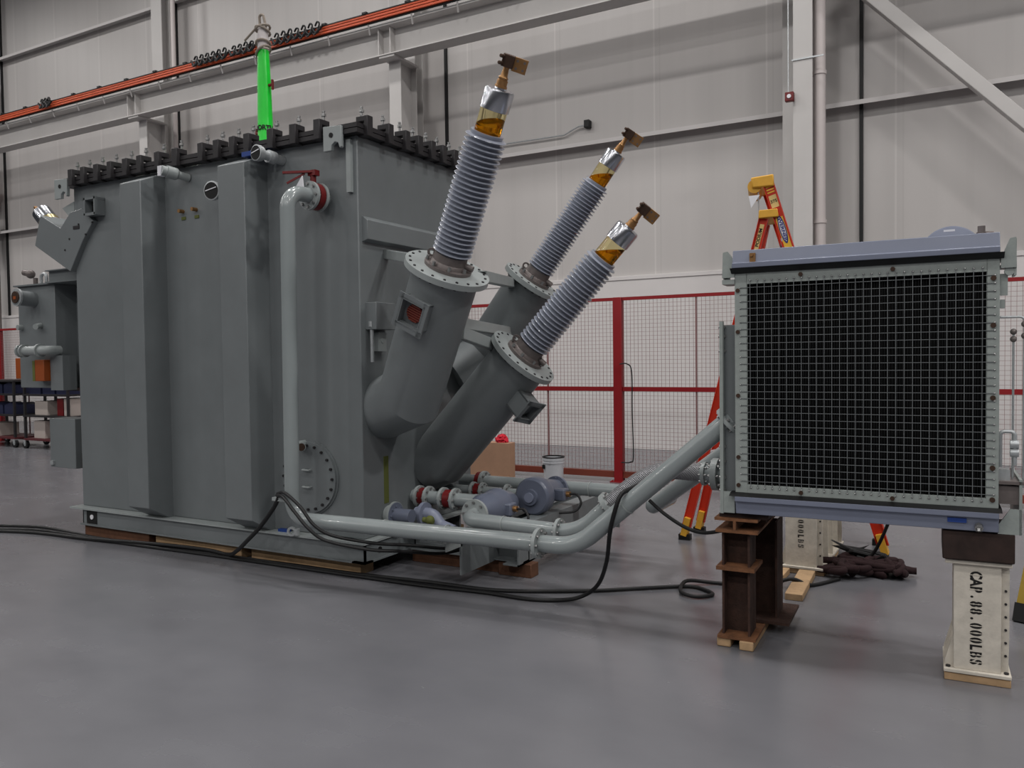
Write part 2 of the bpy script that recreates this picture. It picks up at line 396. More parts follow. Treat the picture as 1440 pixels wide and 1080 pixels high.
# wall conduit with box, fire alarm
cd = thing('wall_conduit', (-5.73, 13.16, 5.64), 'grey bent conduit ending in a black outlet box high on the wall', 'conduit')
MB().tube(fillet([(-8.4, 13.18, 5.55), (-6.2, 13.18, 5.53), (-5.92, 13.18, 5.64), (-5.76, 13.18, 5.64)], .12), .014, 8).build('conduit', 'galv', cd)
MB().box((-5.79, 13.12, 5.59), (-5.69, 13.24, 5.72)).build('outlet_box', 'black', cd, bevel=.008)
fa = thing('fire_alarm', (-2.16, 12.06, 5.2), 'small red fire alarm box on the right crane column', 'alarm')
MB().box((-2.21, 12.02, 5.16), (-2.09, 12.1, 5.29)).build('alarm_body', 'red', fa, bevel=.01)
MB().cyl((-2.15, 12.02, 5.225), (-2.15, 12.005, 5.225), .028, 16).build('strobe_lens', 'labwhite', fa)
MB().cyl((-2.17, 12.07, 5.29), (-2.17, 12.07, 7.0), .008, 6).build('conduit', 'galv', fa)
cb = MB().box((-2.13, 12.085, 4.98+.75), (-1.70, 12.1, 5.75)).build('column_strap', 'galv', origin=(-1.9, 12.09, 5.74)); tag(cb, 'thin metal strap around the right crane column and downpipe', 'strap')
# ------------------------------------------------------------------ safety fence
FY = 9.65
fe = thing('safety_fence', (-8, FY, 0), 'red framed wire mesh safety fence along the back wall', 'fence')
posts = [-22.21, -17.61, -13.01, -8.41, -3.81, .79]
for x in posts:
    p = MB().box((x-.057, FY-.05, .01), (x+.057, FY+.05, 2.34)).build('fence_post', 'fence', fe, bevel=.005)
    MB().box((x-.1, FY-.09, 0), (x+.1, FY+.09, .012)).bolts((x, FY, .012), (0, 0, 1), .1, 4, ph=.5).build('post_foot', 'fence', p)
for a, b in zip(posts[:-1], posts[1:]):
    x0, x1 = a+.06, b-.06; w = MB(); z = .08
    nx = int((x1-x0)/.05)
    for i in range(nx+1):
        x = x0+(x1-x0)*i/nx; w.box((x-.0017, FY-.0017, .1), (x+.0017, FY+.0017, 2.3))
    for j in range(45): w.box((x0, FY-.005, .1+j*.05-.0015), (x1, FY-.002, .1+j*.05+.0015))
    w.build('wire_mesh', 'wire', fe)
    MB().box((x0, FY-.02, 2.30), (x1, FY+.02, 2.34)).build('top_rail', 'fence', fe)
    MB().box((x0, FY-.025, 1.155), (x1, FY+.025, 1.21)).build('middle_rail', 'fence', fe)
    MB().box((x0, FY-.03, .055), (x1, FY+.03, .135)).build('bottom_rail', 'railbrown', fe)
    for xx in (a+1.0, b-1.0): MB().box((xx-.008, FY-.01, .1), (xx+.008, FY+.01, 2.3)).build('mesh_stay', 'wire', fe)
hc = MB().tube(spline([(-3.76, 9.56, 1.5), (-3.66, 9.55, 1.5), (-3.60, 9.55, 1.4), (-3.60, 9.56, .9), (-3.59, 9.56, .35), (-3.63, 9.56, .27), (-3.75, 9.56, .26)], 6), .008, 8).build('hanging_cable', 'black', origin=(-3.6, 9.55, .26))
tag(hc, 'thin black cable hanging beside the red fence post', 'cable')
# ------------------------------------------------------------------ transformer
FRONT, BACK, XL, XR = 4.66, 6.15, -7.21, -3.85
tr = thing('power_transformer', (-5.5, 5.6, .09), 'large grey power transformer tank with three tilted bushings', 'transformer')
body = MB()
body.box((XL, FRONT, .27), (XR, BACK, 3.23)); body.build('tank_body', 'tank', tr, bevel=.008)
MB().box((XL-.07, FRONT-.07, 3.23), (XR+.06, BACK+.07, 3.262)).box((XL-.07, FRONT-.07, 3.268), (XR+.06, BACK+.07, 3.30)).build('lid_flange', 'clamp', tr)
MB().box((XL+.05, FRONT+.05, 3.30), (XR-.05, BACK-.05, 3.32)).build('lid', 'tank', tr)
b = MB().box((XL-.05, FRONT-.1, .255), (XR+.08, BACK+.1, .27)).build('base_plate', 'flange', tr)
bc = MB()
bc.box((XL+.1, FRONT-.07, .115), (XR+.06, FRONT-.055, .255)).box((XL+.1, FRONT-.1, .115), (XR+.08, FRONT+.0, .127))
bc.box((XR+.045, FRONT-.07, .115), (XR+.06, 5.2, .255)).box((XR-.04, FRONT-.1, .115), (XR+.08, 5.2, .127))
bc.box((XL+.1, FRONT-.07, .115), (XL+.112, BACK, .255)).box((XL+.1, BACK-.2, .115), (XR, BACK-.18, .255))
bc.build('base_channel', 'tank', tr)
MB().cyl((XL+.24, FRONT-.08, .19), (XL+.24, FRONT-.05, .19), .022, 14).build('jacking_hole', 'labwhite', tr)
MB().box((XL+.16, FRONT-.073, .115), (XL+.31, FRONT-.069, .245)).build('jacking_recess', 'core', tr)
MB().cyl((XR+.0601, 4.76, .185), (XR+.065, 4.76, .185), .022, 14).build('jacking_hole', 'core', tr)
def rib(x0, x1, y):
    prof = [(y, .375), (FRONT+.01, .235), (FRONT+.01, 3.21), (y, 3.105)]
    MB().prism([(x0, p[0], p[1]) for p in prof], (x1-x0, 0, 0)).build('stiffener_rib', 'tank', tr, bevel=.006)
rib(-6.21, -5.945, 4.42); rib(-5.03, -4.745, 4.42)
# end wall stiffener ledge
MB().prism([(XR-.01, 4.70, 2.655), (XR+.012, 4.70, 2.65), (XR+.05, 4.70, 2.62), (XR+.05, 4.70, 2.48), (XR-.01, 4.70, 2.46)], (0, 1.4, 0)).build('stiffener_ledge', 'tank', tr, bevel=.004)
MB().box((XR-.01, 4.72, 1.82), (XR+.10, 4.95, 2.02)).build('mounting_bracket', 'tank', tr, bevel=.004)
MB().box((XR-.01, 4.80, 1.66), (XR+.05, 4.9, 1.80)).cyl((XR+.05, 4.85, 1.74), (XR+.054, 4.85, 1.74), .018).build('grounding_lug', 'flange', tr)
MB().cyl((XR+.04, 4.74, 1.58), (XR+.04, 4.74, 1.84), .014).cyl((XR+.04, 4.74, 1.84), (XR+.04, 4.74, 1.88), .026).build('sampling_valve', 'galv', tr)
MB().box((XR, 4.90, .50), (XR+.004, 4.955, .86)).build('marking_tape', 'tape', tr)
MB().box((-3.93, FRONT-.03, 2.82), (-3.89, FRONT, 3.2)).build('corner_strip', 'flange', tr)
# lifting lugs
def lug(x0, x1, m=1):
    P = [(x0, 3.30), (x1, 3.29), (x1, 3.14)]
    cxx = x1-m*.06
    P += [(cxx+m*.045, 3.13), (cxx+m*.03, 3.17), (cxx, 3.18), (cxx-m*.03, 3.16), (cxx-m*.035, 3.12), (x0, 3.12)]
    MB().prism([(x, FRONT-.09, z) for x, z in P], (0, .03, 0)).build('lifting_lug', 'flange', tr, bevel=.003)
    MB().cyl(((x0*.55+x1*.45), FRONT-.095, 3.23), ((x0*.55+x1*.45), FRONT-.088, 3.23), .018).build('lug_hole', 'core', tr)
lug(-4.09, -3.92); lug(-7.36, -7.17)
MB().prism([(x, FRONT-.0, z) for x, z in ((-7.21, 3.10), (-7.39, 3.055), (-7.21, 2.90))], (0, .02, 0)).build('gusset_plate', 'flange', tr)
# hand hole cover
hh = V((-4.365, FRONT, .705))
c = MB().lathe(hh, (0, -1, 0), [(0, .285), (.012, .285), (.012, .272), (.03, .272)], 56).build('handhole_cover', 'tank', tr)
MB().bolts(hh+V((0, -.03, 0)), (0, -1, 0), .245, 20, r=.011, h=.014).build('cover_bolts', 'clamp', c)
for dx, dz in ((.0, .06), (.0, -.07)):
    MB().tube(fillet([hh+V((dx-.035, -.03, dz)), hh+V((dx-.035, -.06, dz)), hh+V((dx+.035, -.06, dz)), hh+V((dx+.035, -.03, dz))], .012), .007, 8).build('handle', 'flange', c)
# threaded coupling above cover
MB().tube([(-4.41, FRONT, .955), (-4.41, FRONT-.06, .955), (-4.33, FRONT-.13, .95)], .034, 20).build('drain_coupling', 'flange', tr)
MB().cyl((-4.336, FRONT-.125, .9505), (-4.326, FRONT-.134, .95), .028, 20).build('coupling_plug', 'brown', tr)
# gauges
def gauge(c, n, r, name='dial_gauge'):
    c = V(c); n = V(n).normalized()
    o = MB().lathe(c, n, [(0, r*.9), (.02, r*.9), (.02, r), (.05, r), (.052, r*.9)], 32).build(name, 'galv', tr)
    MB().lathe(c, n, [(.0515, r*.88), (.055, r*.86)], 32).build('dial_face', 'core', o)
    x, y, _ = frame_of(n)
    MB().bar(c+n*.058-x*r*.7, c+n*.058+x*r*.7+y*r*.3, .007, .003, up=n).build('needle', 'labwhite', o)
MB().cyl((-5.19, FRONT, 2.95), (-5.19, FRONT-.12, 2.95), .035).build('gauge_stem', 'tank', tr)
gauge((-5.19, FRONT-.12, 2.95), (.15, -1, -.05), .075)
MB().cyl((-4.58, FRONT, 3.135), (-4.60, FRONT-.20, 3.15), .035).cyl((-4.59, FRONT-.08, 3.141), (-4.595, FRONT-.14, 3.146), .048).build('gauge_stem', 'galv', tr)
gauge((-4.60, FRONT-.20, 3.15), (-.1, -1, .0), .06)
MB().box((-4.84, FRONT-.17, 3.165), (-4.66, FRONT-.02, 3.20)).build('blue_strap', 'bluetape', tr)
MB().cyl((-5.64, FRONT, 3.13), (-5.67, FRONT-.10, 3.145), .032).lathe((-5.67, FRONT-.08, 3.145), (-.3, -1, .15), [(0, .035), (.02, .05), (.1, .05), (.1, .04), (.14, .04)], 16).build('vent_valve', 'flange', tr)
MB().box((-5.75, FRONT-.22, 3.12), (-5.71, FRONT-.17, 3.20)).build('white_tag', 'labwhite', tr)
for x in (-5.72, -5.56):
    MB().tube([(x, FRONT, 2.86), (x, FRONT-.05, 2.86)], .016, 10).build('brass_fitting', 'bronze', tr)
    MB().box((x-.02, FRONT-.006, 2.79), (x+.03, FRONT, 2.815)).build('yellow_sticker', 'tape', tr)
# small square lifting sockets in upper-left, low voltage throat
sq = MB(); cx0, cx1, z0, z1 = -6.92, -6.755, 2.925, 3.085; yf, yb = FRONT-.10, FRONT
t = .022
sq.box((cx0, yf, z0), (cx0+t, yb, z1)).box((cx1-t, yf, z0), (cx1, yb, z1)).box((cx0, yf, z1-t), (cx1, yb, z1)).box((cx0, yf, z0), (cx1, yb, z0+t))
sq.build('square_duct', 'tank', tr, bevel=.002)
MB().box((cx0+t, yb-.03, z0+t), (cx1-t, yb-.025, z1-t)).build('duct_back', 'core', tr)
poly = [(-7.66, 3.01), (-7.35, 2.86), (-7.20, 2.99), (-7.02, 3.01), (-6.86, 2.885), (-7.02, 2.72), (-7.22, 2.45), (-7.76, 2.73)]
MB().prism([(x, FRONT-.05, z) for x, z in poly], (0, .5, 0)).build('low_voltage_throat', 'tank', tr, bevel=.005)
MB().bolts((-6.97, FRONT-.05, 2.87), (0, -1, 0), .10, 4, r=.009, h=.008).bolts((-7.25, FRONT-.05, 2.7), (0, -1, 0), .06, 2, r=.009, h=.006, ph=.3).build('cover_bolts', 'clamp', tr)
MB().box((-7.15, FRONT-.056, 2.83), (-7.06, FRONT-.05, 2.86)).build('name_tag', 'clamp', tr)
lvd = V((-.74, 0, .67)).normalized(); lo = V((-7.81, 4.86, 2.90))
lv = MB().lathe(lo-lvd*.1, lvd, [(0, .10), (.12, .10), (.13, .125), (.15, .125), (.155, .105), (.20, .105)], 28).build('low_voltage_bushing', 'basem', tr)
MB().lathe(lo+lvd*.10, lvd, [(0, .098), (.06, .098), (.065, .09)], 28).build('collar', 'olive', lv)
MB().lathe(lo+lvd*.165, lvd, [(0, .088), (.02, .093), (.14, .093), (.15, .08), (.15, .03)], 28).build('metal_cap', 'alu', lv)
MB().lathe(lo+lvd*.315, lvd, [(0, .03), (.05, .03)], 12).obox(lo+lvd*.37, (0, 1, 0), lvd, lvd.cross(V((0, 1, 0))), .09, .05, .02).build('terminal', 'bronze', lv)
# tap changer compartment on the left end
lt = MB().box((-8.40, 4.80, 1.36), (-7.78, 5.5, 2.38)).build('tap_changer_tank', 'tank', tr, bevel=.006)
MB().box((-7.78, 5.02, 1.36), (XL, 5.45, 2.36)).build('tap_changer_neck', 'tank', tr)
MB().box((-8.43, 4.77, 2.38), (-7.76, 5.53, 2.395)).build('tap_changer_lid', 'tank', tr)
MB().box((-7.83, 4.78, 2.39), (XL, 4.80, 2.51)).box((-7.83, 4.74, 2.385), (XL, 5.1, 2.40)).box((-7.83, 4.74, 2.50), (XL, 5.1, 2.51)).build('support_channel', 'tank', tr)
MB().tube(fillet([(-8.09, 4.86, 2.39), (-8.09, 4.86, 2.50), (-8.00, 4.86, 2.50), (-8.00, 4.86, 2.39)], .04), .016, 10).build('lifting_eye', 'galv', tr)
MB().cyl((-8.22, 4.88, 2.39), (-8.22, 4.88, 2.47), .022).sphere((-8.27, 4.86, 2.51), .045, 8).cyl((-8.27, 4.86, 2.51), (-8.35, 4.84, 2.53), .03).build('relief_valve', 'basem', tr)
pt = MB().tube([(-8.12, 4.83, 2.24), (-8.12, 4.62, 2.255)], .075, 24).build('round_port', 'tank', tr)
MB().ring((-8.12, 4.64, 2.255), (0, -1, .04), .06, .088, .02, 24).build('port_ring', 'galv', pt)
MB().cyl((-8.12, 4.618, 2.256), (-8.12, 4.608, 2.256), .058, 24).build('port_glass', 'brown', pt)
MB().box((-8.14, 4.604, 2.235), (-8.10, 4.612, 2.265)).build('port_mark', 'orangebox', pt)
pt = MB().tube(fillet([(-7.72, 4.80, 1.73), (-7.72, 4.66, 1.73), (-8.13, 4.66, 1.73)], .06), .045, 18).build('side_pipe', 'flange', tr)
for xf in (-8.14, -8.08, -7.82): MB().cyl((xf, 4.66, 1.73), (xf+.02, 4.66, 1.73), .064, 20).build('pipe_flange', 'flange', pt)
MB().cyl((-8.02, 4.80, 1.98), (-7.98, 4.72, 1.965), .028).build('knob', 'flange', tr)
MB().cyl((-8.34, 4.80, 1.97), (-8.34, 4.75, 1.97), .026).build('knob', 'flange', tr)
MB().box((-7.98, 4.70, 1.43), (-7.83, 4.80, 1.64)).build('orange_relay_box', 'orangebox', tr, bevel=.006)
MB().box((-8.02, 4.70, 1.43), (-7.98, 4.80, 1.63)).build('yellow_cover', 'tape', tr)
MB().box((-7.82, 4.76, 1.34), (-7.62, 4.90, 1.68)).build('cable_box', 'tank', tr)
cbx = MB().box((-7.93, 4.80, .575), (-7.52, 5.05, 1.06)).build('control_cabinet', 'tank', tr, bevel=.005)
MB().box((-7.91, 4.78, .60), (-7.86, 4.80, .64)).build('cabinet_latch', 'galv', cbx)
MB().box((-7.80, 4.9, 1.33), (XL, 5.1, 1.36)).box((-7.52, 4.92, .92), (XL, 4.94, 1.34)).box((-7.52, 4.86, .575), (XL, 4.88, .72)).box((-7.52, 4.94, .60), (-7.50, 5.05, 1.34)).build('cabinet_bracket', 'dark', tr)
# ------------------------------------------------------------------ turrets and bushings
def turret(Fc, a, s, ends, R, RF, tag_holes=20):
    """Fc: centre of the top face of the flange, a: axis, s: distance down the axis to the elbow, ends: point on the tank wall"""
    Fc = V(Fc); a = V(a).normalized(); t = .035
    T = MB().tube([Fc-a*t, Fc-a*s, V(ends)], R, 48).build('bushing_turret', 'tank', tr, angle=25)
    fl = MB().lathe(Fc-a*t*1.15, a, [(0, RF), (t*1.15, RF)], 56).build('turret_flange', 'flange', T)
    x_, y_, _ = frame_of(a)
    for k in range(tag_holes):
        q = Fc+(x_*math.cos(2*math.pi*k/tag_holes)+y_*math.sin(2*math.pi*k/tag_holes))*(RF-.03)
        MB().cyl(q-a*(t*1.15+.014), q+a*.006, .010, 6).build('flange_bolt', 'clamp', T)
    MB().ring(Fc-a*s*.0-a*.05, a, R-.001, R+.004, .012, 48).build('weld_bead', 'flange', T)
    return T
def bushing(Fc, T, rs, k):
    """whole bushing from the mounting flange (Fc) up to the cap top (T)"""
    Fc, T = V(Fc), V(T); a = (T-Fc); L = a.length; a.normalize(); x, y, _ = frame_of(a)
    s0, s1, s2, s3 = .085*L, .758*L, .893*L, L          # sheds, glass, cap
    prof = [(s0-.01, rs*.72)]
    n = k; p = (s1-s0)/n
    for i in range(n):
        h = s0+p*i
        prof += [(h, rs*.74), (h+p*.28, rs*.76), (h+p*.48, rs*.98), (h+p*.58, rs*1.0), (h+p*.68, rs*.97), (h+p*.86, rs*.78)]
    prof += [(s1, rs*.78), (s1+.004, rs*.8), (s1+.02, rs*.8)]
    I = MB().lathe(Fc, a, prof, 48).build('bushing', 'porc', tr, angle=60)
    m = MB().lathe(Fc, a, [(0, rs*1.22), (.022, rs*1.22), (.024, rs*1.0), (.04, rs*.95), (.05, rs*.88), (s0, rs*.84)], 40)
    m.build('mounting_flange', 'basem', I)
    MB().bolts(Fc+a*.022, a, rs*1.1, 8, r=.012, h=.03, ph=.3).build('mounting_bolts', 'bolt', I)
    side = -x if x.x > 0 else x
    MB().cyl(Fc+a*.055, Fc+a*.055+V((.0, -.0, 0))+(V((1, .2, 0))-a*V((1, .2, 0)).dot(a)).normalized()*rs*1.28, .022, 14).build('oil_port', 'basem', I)
    q = (V((-1, -.3, 0))-a*V((-1, -.3, 0)).dot(a)).normalized()
    MB().ring(Fc+a*.065+q*rs*1.0-q.cross(a)*.006, q.cross(a), .016, .03, .012, 18).build('lifting_ring', 'basem', I)
    # sight glass and oil (level surface horizontal)
    rg = rs*.64
    MB().lathe(Fc, a, [(s1+.012, rg), (s2+.01, rg)], 40).build('sight_glass', 'glass', I)
    # oil: part of the cylinder below a horizontal plane
    bm = bmesh.new(); mb = MB().lathe(Fc, a, [(s1+.014, rg*.96), (s2+.006, rg*.96)], 40)
    vs = [bm.verts.new(v) for v in mb.v]
    for f in mb.f: bm.faces.new([vs[i] for i in f])
    lev = (Fc+a*(s1+(s2-s1)*.52)).z
    bmesh.ops.bisect_plane(bm, geom=bm.verts[:]+bm.edges[:]+bm.faces[:], plane_co=(0, 0, lev), plane_no=(0, 0, 1), clear_outer=True)
    bmesh.ops.holes_fill(bm, edges=[e for e in bm.edges if e.is_boundary]); bmesh.ops.triangulate(bm, faces=[f for f in bm.faces if len(f.verts) > 4])
    me = MB(); bm.verts.index_update(); me.v = [v.co.copy() for v in bm.verts]; me.f = [tuple(v.index for v in f.verts) for f in bm.faces]; bm.free()
    me.build('oil', 'oil', I)
    cap = MB().lathe(Fc, a, [(s2, rg*1.02), (s2+.002, rg*1.1), (s3-.012, rg*1.1), (s3, rg*1.02), (s3, rg*.45), (s3+.015, rg*.42)], 40).build('metal_cap', 'alu', I)
    h = s3+.01
    st_ = MB().lathe(Fc, a, [(h, rg*.46), (h+.012, rg*.46), (h+.014, rg*.40), (h+.045, rg*.40), (h+.047, rg*.33), (h+.06, rg*.36), (h+.07, rg*.27), (h+.11, rg*.21), (h+.135, rg*.24)], 16).build('terminal_stud', 'bronze', I)
    c = Fc+a*(h+.16); side = (V((.9, .42, -.1))); side = (side-a*side.dot(a)).normalized(); nn = a.cross(side).normalized()
    MB().obox(c, side, a, nn, .075, .075, .06).cyl(c-side*.03-nn*.03-a*.02, c-side*.05-nn*.06-a*.02, .012, 8).cyl(c-side*.03-nn*.03+a*.02, c-side*.05-nn*.06+a*.02, .012, 8).build('terminal_clamp', 'brown', I, bevel=.01)
    pd = MB().obox(c+side*.075+a*-.005, side, a, nn, .09, .085, .016).build('terminal_pad', 'bronze', I, bevel=.002)
    m = MB()
    for i in (-1, 1):
        for j in (-1, 1): m.cyl(c+side*(.078+i*.022)+a*(j*.022-.005)-nn*.010, c+side*(.078+i*.022)+a*(j*.022-.005)+nn*.010, .008, 10)
    m.build('pad_holes', 'basem', I)
    return I
F1 = V((-3.054, 4.622, 2.214)); T1 = V((-2.50, 4.40, 3.255)); a1 = (T1-F1).normalized()
F3 = V((-2.975, 5.559, 1.614)); T3 = V((-2.126, 5.604, 2.530)); a3 = (T3-F3).normalized()
F2 = V((-3.194, 6.149, 2.256)); T2 = V((-2.443, 6.186, 3.238)); a2 = (T2-F2).normalized()
t1 = turret(F1, a1, 1.02, (XR-.02, 4.93, 1.22), .232, .295)
t3 = turret(F3, a3, 1.12, (XR-.02, 5.53, .74), .232, .29)
t2 = turret(F2, a2, .80, (XR-.02, 5.92, 1.45), .205, .262)
bushing(F1, T1, .135, 25); bushing(F3, T3, .132, 25); bushing(F2, T2, .121, 28)
def open_box(T, Fc, a, s, n, R, w, dep, grille=False):
    a = V(a); n = V(n); n = (n-a*n.dot(a)).normalized(); x = a.cross(n).normalized(); c0 = V(Fc)-a*s+n*(R-.02)
    m = MB(); t = .012
    for sgn in (-1, 1):
        m.obox(c0+x*sgn*(w/2-t/2)+n*dep/2, x, a, n, t, w, dep); m.obox(c0+a*sgn*(w/2-t/2)+n*dep/2, x, a, n, w, t, dep)
    for sgn in (-1, 1):     # outward lip
        m.obox(c0+x*sgn*(w/2+.004)+n*(dep-.006), x, a, n, .04, w+.05, .012); m.obox(c0+a*sgn*(w/2+.004)+n*(dep-.006), x, a, n, w+.05, .04, .012)
    b = m.build('junction_box', 'tank', T)
    MB().obox(c0+n*.03, x, a, n, w-.02, w-.02, .01).build('box_back', 'tank', b)
    if grille:
        MB().cyl(c0+n*.035, c0+n*.045, w*.32, 28).build('terminal_disc', 'red', b)
        m = MB()
        for i in range(-3, 4):
            hw = math.sqrt(max((w*.31)**2-(i*w*.085)**2, 0)); m.obox(c0+n*.048+a*i*w*.085, x, a, n, hw*2, .008, .008)
        m.build('terminal_strips', 'railbrown', b)
open_box(t1, F1, a1, .30, (.10, -1, 0), .232, .195, .10, True)
open_box(t3, F3, a3, .26, (.72, -.25, -.68), .232, .16, .17)
MB().cyl(F3-a3*.26+V((.60, -.15, -.58))*.25, F3-a3*.26+V((.68, -.15, -.68))*.34, .05).build('box_neck', 'tank', tr)
# braces between turrets and tank
def brace(p, q, w=.07, h=.07):
    p, q = V(p), V(q); d = (q-p).normalized(); x = V((0, 0, 1)).cross(d).normalized(); y = d.cross(x); L = (q-p).length; c = (p+q)/2
    MB().obox(c+y*(h/2), x, y, d, w, .008, L).obox(c-x*(w/2), x, y, d, .008, h, L).obox(c-y*(h/2), x, y, d, w, .008, L).build('turret_brace', 'flange', tr)
brace((XR, 4.98, 2.40), F1+V((-.22, .08, .07)), .05, .06)
brace(F1+V((.14, .22, -.05)), F2+V((-.12, -.15, -.03)), .06, .07)
brace(F1-a1*.42+V((.1, .2, 0)), F2-a2*.55+V((.15, -.10, 0)), .06, .07)
brace(F1-a1*.50+V((.15, .18, 0)), F3-a3*.06+V((-.2, -.02, .12)), .05, .08)
# ------------------------------------------------------------------ lid clamps
def make_clamp(label, group):
    c = thing('c_clamp', (0, 0, 3.30), label, 'clamp', group)
    # profile in YZ, outer back at -Y
    P = [(-.035, -.085), (-.035, .065), (.075, .065), (.075, .022), (.0, .022), (.0, -.045), (.055, -.045), (.055, -.085)]
    MB().prism([(-.032, y, 3.30+z) for y, z in P], (.064, 0, 0)).build('clamp_body', 'clamp', c, bevel=.006)
    MB().cyl((0, .045, 3.302), (0, .045, 3.43), .009, 8).cyl((0, .045, 3.40), (0, .045, 3.418), .019, 6).cyl((0, .045, 3.43), (0, .045, 3.44), .013, 6).build('clamp_screw', 'bolt', c)
    return c
LF = 'black steel clamp with upright bolt gripping the front edge of the tank lid'
LE = 'black steel clamp with upright bolt gripping the right end edge of the tank lid'
proto = make_clamp(LF, 'clamps along the front edge of the tank lid')
xs = [-7.10, -6.92, -6.73, -6.54, -6.33, -6.14, -5.91, -5.69, -5.38, -5.20, -5.02, -4.86, -4.61, -4.38, -4.14]
for i, x in enumerate(xs):
    c = proto if i == 0 else copy_tree(proto)
    c.location = (x, FRONT-.07, 3.30); c.rotation_euler.z = random.uniform(-.06, .06)
ys = [4.70, 4.95, 5.16, 5.33, 5.51, 5.67, 5.85, 6.02, 6.17]
for i, y in enumerate(ys):
    c = copy_tree(proto); c['label'] = LE; c['group'] = 'clamps along the right end edge of the tank lid'
    c.location = (XR+.06, y, 3.30); c.rotation_euler.z = math.pi/2+random.uniform(-.06, .06)
    if i == 0: c['label'] = 'black steel clamp at the near right corner of the tank lid'; del c['group']
# ------------------------------------------------------------------ green wrapped bushing on the lid
gx, gy = -5.66, 5.55
gb = thing('wrapped_bushing', (gx, gy, 3.32), 'tall bushing wrapped in bright green plastic standing on the tank lid', 'bushing')
MB().lathe((gx, gy, 3.32), (-.008, 0, 1), [(0, .08), (.05, .08), (.06, .074), (.55, .067), (.9, .060), (1.14, .052), (1.15, .05)], 32).build('green_wrap', 'green', gb)
MB().lathe((gx-.008, gy, 4.46), (0, 0, 1), [(0, .046), (.01, .052), (.2, .046), (.22, .04)], 24).build('white_top', 'capwhite', gb)
for i, (z, tl) in enumerate(((4.46, .1), (4.53, .05), (4.65, .07), (4.67, -.05))):
    pts = [(gx-.008+.064*math.cos(t), gy+.064*math.sin(t), z+tl*.4*math.cos(t+i)) for t in [k*math.pi/8 for k in range(17)]]
    MB().tube(pts, .011, 8).build('sling_wrap', 'rope', gb)
MB().tube(fillet([(gx-.04, gy, 4.67), (gx-.05, gy, 4.80), (gx-.0, gy, 4.80), (gx+.03, gy, 4.68)], .03), .012, 8).build('top_loop', 'rope', gb)
MB().tube([(gx-.05, gy-.05, 4.66), (gx-.19, gy-.05, 4.58)], .01, 8).tube([(gx+.05, gy-.05, 4.47), (gx+.14, gy-.07, 4.43)], .01, 8).build('sling_tail', 'rope', gb)
for (sx, z) in ((.065, 4.14), (-.085, 3.72)):
    s = 1 if sx > 0 else -1
    MB().cyl((gx+sx*.8, gy, z), (gx+sx+s*.03, gy, z), .014).box((gx+sx+s*.025, gy-.01, z-.045), (gx+sx+s*.04, gy+.01, z+.045)).build('wing_bolt', 'red', gb)
# writing wrapped around the tube
me = text_mesh('NORTH', .060, .0025)
for v in me.vertices:
    an = v.co.x/.0735; rr = .0735+v.co.z; th = -math.pi/2+an+.50
    v.co = V((rr*math.cos(th)-.004, rr*math.sin(th), .425+v.co.y))
me.materials.clear(); me.materials.append(M['ink'])
o = bpy.data.objects.new('printed_word', me); COL.objects.link(o); o.parent = gb
# ------------------------------------------------------------------ piping
def flange(c, d, r, t, parent, m='flange', bolts=8):
    c = V(c); d = V(d).normalized()
    f = MB().lathe(c-d*t/2, d, [(0, r), (t, r)], 32).build('pipe_flange', m, parent)
    MB().bolts(c+d*t/2, d, r*.8, bolts, r=r*.1, h=.014, both=True, t=t).build('flange_bolts', 'bolt', f)
    return f
# front pipe
p1 = thing('front_oil_pipe', (-4.19, 4.3, .45), 'glossy grey oil pipe from red lever valve down along tank foot and up to cooler', 'pipe')
vx, vy, vz = -4.19, 4.30, 2.80
e1 = V((-1.10, 4.47, 1.255)); k1 = V((-2.04, 4.45, .447))
path = fillet([(vx+.03, 4.56, vz+.0), (vx, vy, vz), (vx-.02, vy, .46), (-2.3, 4.44, .447), k1, e1], [.12, .14, 0, .50], 14)
MB().tube(path, .054, 28).build('pipe', 'pipe', p1)
dv = V((-.1, 1, 0)).normalized()
flange((vx+.022, 4.50, vz), (.1, 1, 0), .105, .022, p1)
MB().lathe((vx+.024, 4.525, vz), (.1, 1, 0), [(0, .098), (.05, .098)], 32).build('butterfly_valve', 'red', p1)
flange((vx+.03, 4.59, vz), (.1, 1, 0), .105, .022, p1)
MB().cyl((vx+.03, 4.58, vz), (vx+.03, FRONT+.02, vz), .056).build('pipe_stub', 'pipe', p1)
v = MB().cyl((vx+.02, 4.545, vz+.08), (vx+.02, 4.545, vz+.17), .022).box((vx-.01, 4.52, vz+.15), (vx+.06, 4.57, vz+.19)).bar((vx+.04, 4.54, vz+.18), (vx-.14, 4.40, vz+.165), .03, .016).bar((vx-.02, 4.50, vz+.165), (vx-.12, 4.42, vz+.09), .014, .014)
v.build('valve_lever', 'red', p1)
MB().prism([(vx-.07, 4.46, vz+.07), (vx-.01, 4.46, vz+.14), (vx-.0, 4.46, vz+.06)], (0, .01, 0)).build('valve_tag', 'labwhite', p1)
flange((-2.29, 4.44, .447), (1, 0, 0), .095, .024, p1)
for x in (-3.95, -3.43, -2.95): MB().ring((x, 4.31+(x+4.19)*.075, .455), (1, 0, 0), .052, .0575, .008, 28).build('weld_bead', 'flange', p1)
e1d = (e1-k1).normalized()
MB().ring(k1+e1d*.42, e1d, .052, .0575, .008, 28).build('weld_bead', 'flange', p1)
flange(e1-e1d*.03, e1d, .085, .02, p1)
